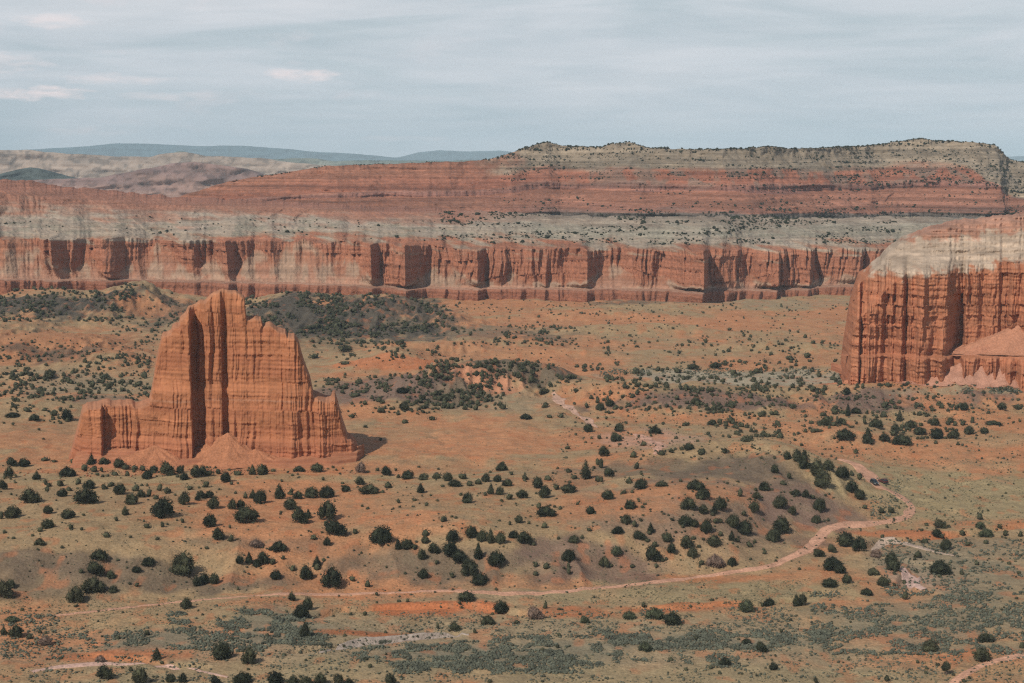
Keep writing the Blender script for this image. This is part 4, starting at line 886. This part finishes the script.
# sagebrush and tufts
def field(name, zones, mat, seed, label, hs=.65, mul=1.9, szm=.74):
    r = np.random.default_rng(seed); X, Y, S_ = [], [], []
    for x0, y0, x1, y1, n, s0, s1, cl in zones:
        n3 = int(n*mul*3); q = r.random((n3, 2)); a = x0+(x1-x0)*q[:, 0]; b = y0+(y1-y0)*q[:, 1]
        e = np.hypot((a-(x0+x1)/2)/(x1-x0)*2, (b-(y0+y1)/2)/(y1-y0)*2) if cl > .5 else 0*a
        w = fbm(a/20, b/6, 830, 3) - .22*sst(.6, 1.1, e); kp = r.random(n3) < sst(.36, .56, w)**(1 if cl else .3); a, b = a[kp][:int(n*mul)], b[kp][:int(n*mul)]
        X.append(a); Y.append(b); S_.append((s0+(s1-s0)*r.random(len(a))**2.2)*szm)
    X, Y, S_ = map(np.concatenate, (X, Y, S_)); gx, gy, gz, okk = at(X, Y); m = okk
    return blobs(name, gx[m], gy[m], gz[m]-.05, S_[m], S_[m]*hs, mat, 6, 1, seed+1, label)
field('sagebrush', [(60, 628, 330, 652, 900, .7, 1.7, 1), (215, 605, 335, 645, 900, .7, 1.7, 1), (350, 636, 650, 674, 2300, .7, 1.7, 1), (590, 630, 830, 652, 1200, .7, 1.7, 1), (680, 652, 740, 668, 150, .7, 1.5, 1), (810, 592, 1030, 655, 1900, .7, 1.8, .4),
    (880, 540, 1030, 600, 600, .8, 1.8, .4), (0, 640, 1024, 683, 1500, .5, 1.4, .2), (0, 612, 60, 660, 250, .6, 1.6, .4), (165, 612, 205, 626, 160, .7, 1.6, 1), (870, 478, 912, 520, 90, .8, 1.6, .2), (600, 368, 860, 378, 300, 1.2, 2.4, .2), (960, 388, 1040, 394, 120, 1.2, 2.2, 0), (640, 608, 800, 640, 600, .5, 1.4, .3), (400, 612, 620, 640, 500, .5, 1.4, .3)],
    M_sage, 71, 'patches of grey-green sagebrush on the valley floor')
field('grass_tufts', [(0, 596, 1024, 683, 3800, .35, 1.0, 0), (870, 455, 1030, 525, 900, .5, 1.2, 0), (0, 465, 870, 600, 2600, .35, .9, 0), (560, 400, 1030, 465, 1000, .5, 1.3, 0), (330, 400, 560, 465, 160, .5, 1.0, 0), (590, 580, 860, 604, 500, .5, 1.1, 0), (0, 600, 400, 632, 700, .4, 1.0, 0)],
    M_tuft, 83, 'low dry tufts dotted over the soil', .55)

field('low_scrub', [(-10, 296, 1030, 400, 1500, .8, 2.0, 0), (560, 396, 1030, 460, 700, .6, 1.6, 0), (-10, 465, 870, 600, 900, .35, 1.1, 0), (870, 455, 1030, 600, 350, .4, 1.2, 0), (0, 600, 1024, 683, 700, .35, 1.1, 0)],
    M_low, 97, 'scattered knee-high scrub between the junipers', .7, mul=1.0, szm=1.0)
def rubble(cx, w, D0, dy, n, s0, s1, seed):
    r = np.random.default_rng(seed); X = r.normal(cx, w, n); Y = D0 - np.abs(r.normal(0, dy, n)); S = s0+(s1-s0)*r.random(n)**3
    return X, Y, height(X, Y), S
RB = [rubble((215-512)/F*DT, 28, DT-30, 7, 420, .25, 1.3, 1), rubble((950-512)/F*DR, 40, DR-70, 9, 420, .4, 2.0, 2)]
X_, Y_, Z_, S_ = (np.concatenate([q[i] for q in RB]) for i in range(4))
blobs('rubble', X_, Y_, Z_-.1, S_, S_*.7, mat_plain('fallen_rock', (.33, .14, .075), .95, .3, 1.0), 0, 1, 19, 'fallen orange rocks strewn below the buttes')

# ------------------------------------------------------------------ vehicles on the road
def car(px_, py_, heading, paint, label, roof, name='parked_car'):
    X, Y, Zv, _ = at([px_], [py_]); root = empty(name, (float(X[0]), float(Y[0]), float(Zv[0])+.13)); root.rotation_euler = (0, 0, heading)
    tag(root, label, 'car', 'cars on the dirt road')
    glass = mat_plain('car_glass', (.02, .025, .03), .15, .1, 1, 0, .6)
    rub = mat_plain('rubber', (.02, .02, .02), .8, .2, 5); met = mat_plain('wheel_metal', (.4, .4, .42), .35, .1, 5, .8)
    def prism(nm, prof, w, mat, parent=root, bev=.05, taper=None):
        bm = bmesh.new(); A_ = [bm.verts.new((-w/2 + (taper(z) if taper else 0), y_, z)) for y_, z in prof]; B_ = [bm.verts.new((w/2 - (taper(z) if taper else 0), y_, z)) for y_, z in prof]
        bm.faces.new(A_); bm.faces.new(B_[::-1]); n = len(prof)
        for k in range(n): bm.faces.new((A_[k], B_[k], B_[(k+1) % n], A_[(k+1) % n])) 
        bmesh.ops.recalc_face_normals(bm, faces=bm.faces)
        if bev: bmesh.ops.bevel(bm, geom=bm.edges[:], offset=bev, segments=2, affect='EDGES')
        me = bpy.data.meshes.new(nm); bm.to_mesh(me); bm.free(); me.materials.append(mat); o = bpy.data.objects.new(nm, me); col.objects.link(o); o.parent = parent; return o
    pm = mat_plain('car_paint', paint, .35, .06, 1, .3, .5)
    prism('body', [(-2.35, .38), (-2.38, .95), (-2.2, 1.05), (1.1, 1.08), (2.15, .98), (2.35, .80), (2.35, .38), (1.9, .30), (-1.9, .30)], 1.88, pm)
    tp = lambda z: max(0, (z-1.05)*.28)
    prism('cabin', [(-2.15, 1.06), (-1.95, roof-.04), (.25, roof), (1.05, 1.09)], 1.78, glass, bev=.03, taper=tp)
    prism('roof', [(-1.98, roof-.03), (-1.95, roof+.05), (.22, roof+.06), (.32, roof-.01)], 1.46, pm, bev=.02)
    prism('bumper', [(2.3, .34), (2.3, .58), (2.46, .55), (2.46, .36)], 1.8, rub, bev=.02); prism('bumper', [(-2.46, .34), (-2.46, .58), (-2.32, .58), (-2.32, .34)], 1.8, rub, bev=.02)
    for sx in (-1, 1):
        for nm, yy, c in (('headlight', 2.30, (.7, .7, .65)), ('tail_light', -2.38, (.35, .02, .02))):
            o = prism(nm, [(yy-.06, .68), (yy-.06, .84), (yy+.08, .84), (yy+.08, .68)], .34, mat_plain(nm, c, .2, .05, 1), bev=.01); o.location.x = sx*.70
        for yy in (-1.45, 1.5):
            bm = bmesh.new(); bmesh.ops.create_cone(bm, cap_ends=True, segments=20, radius1=.38, radius2=.38, depth=.26, matrix=Matrix.Rotation(math.pi/2, 4, 'Y')); me = bpy.data.meshes.new('wheel'); bm.to_mesh(me); bm.free(); me.materials.append(rub)
            w_ = bpy.data.objects.new('wheel', me); col.objects.link(w_); w_.parent = root; w_.location = (sx*.84, yy, .38)
            bm = bmesh.new(); bmesh.ops.create_cone(bm, cap_ends=True, segments=12, radius1=.22, radius2=.18, depth=.28, matrix=Matrix.Rotation(math.pi/2, 4, 'Y')); me = bpy.data.meshes.new('rim'); bm.to_mesh(me); bm.free(); me.materials.append(met)
            r_ = bpy.data.objects.new('rim', me); col.objects.link(r_); r_.parent = w_
car(874.3, 484.3, R(190), (.05, .06, .065), 'dark grey off-road car driving down the middle of the dirt road', 1.78, 'off_road_car')
car(883.2, 483.0, R(20), (.09, .03, .03), 'dark maroon car pulled over on the far verge of the dirt road', 1.6, 'parked_car')

# ------------------------------------------------------------------ air
bm = bmesh.new(); bmesh.ops.create_cube(bm, size=1.0); me = bpy.data.meshes.new('haze'); bm.to_mesh(me); bm.free()
hz = bpy.data.objects.new('haze', me); col.objects.link(hz)
hz.scale = (200000, 30500, 640); hz.location = (0, 30500/2-1500, 640/2-60); tag(hz, kind='stuff')
hm = bpy.data.materials.new('haze'); hm.use_nodes = True; t = hm.node_tree; t.nodes.clear(); mo = N(t, 'ShaderNodeOutputMaterial'); pv = N(t, 'ShaderNodeVolumePrincipled')
pv.inputs['Color'].default_value = (.72, .91, 1.0, 1); pv.inputs['Density'].default_value = 4.4e-5; pv.inputs['Anisotropy'].default_value = -0.2
t.links.new(pv.outputs[0], mo.inputs['Volume']); me.materials.append(hm)
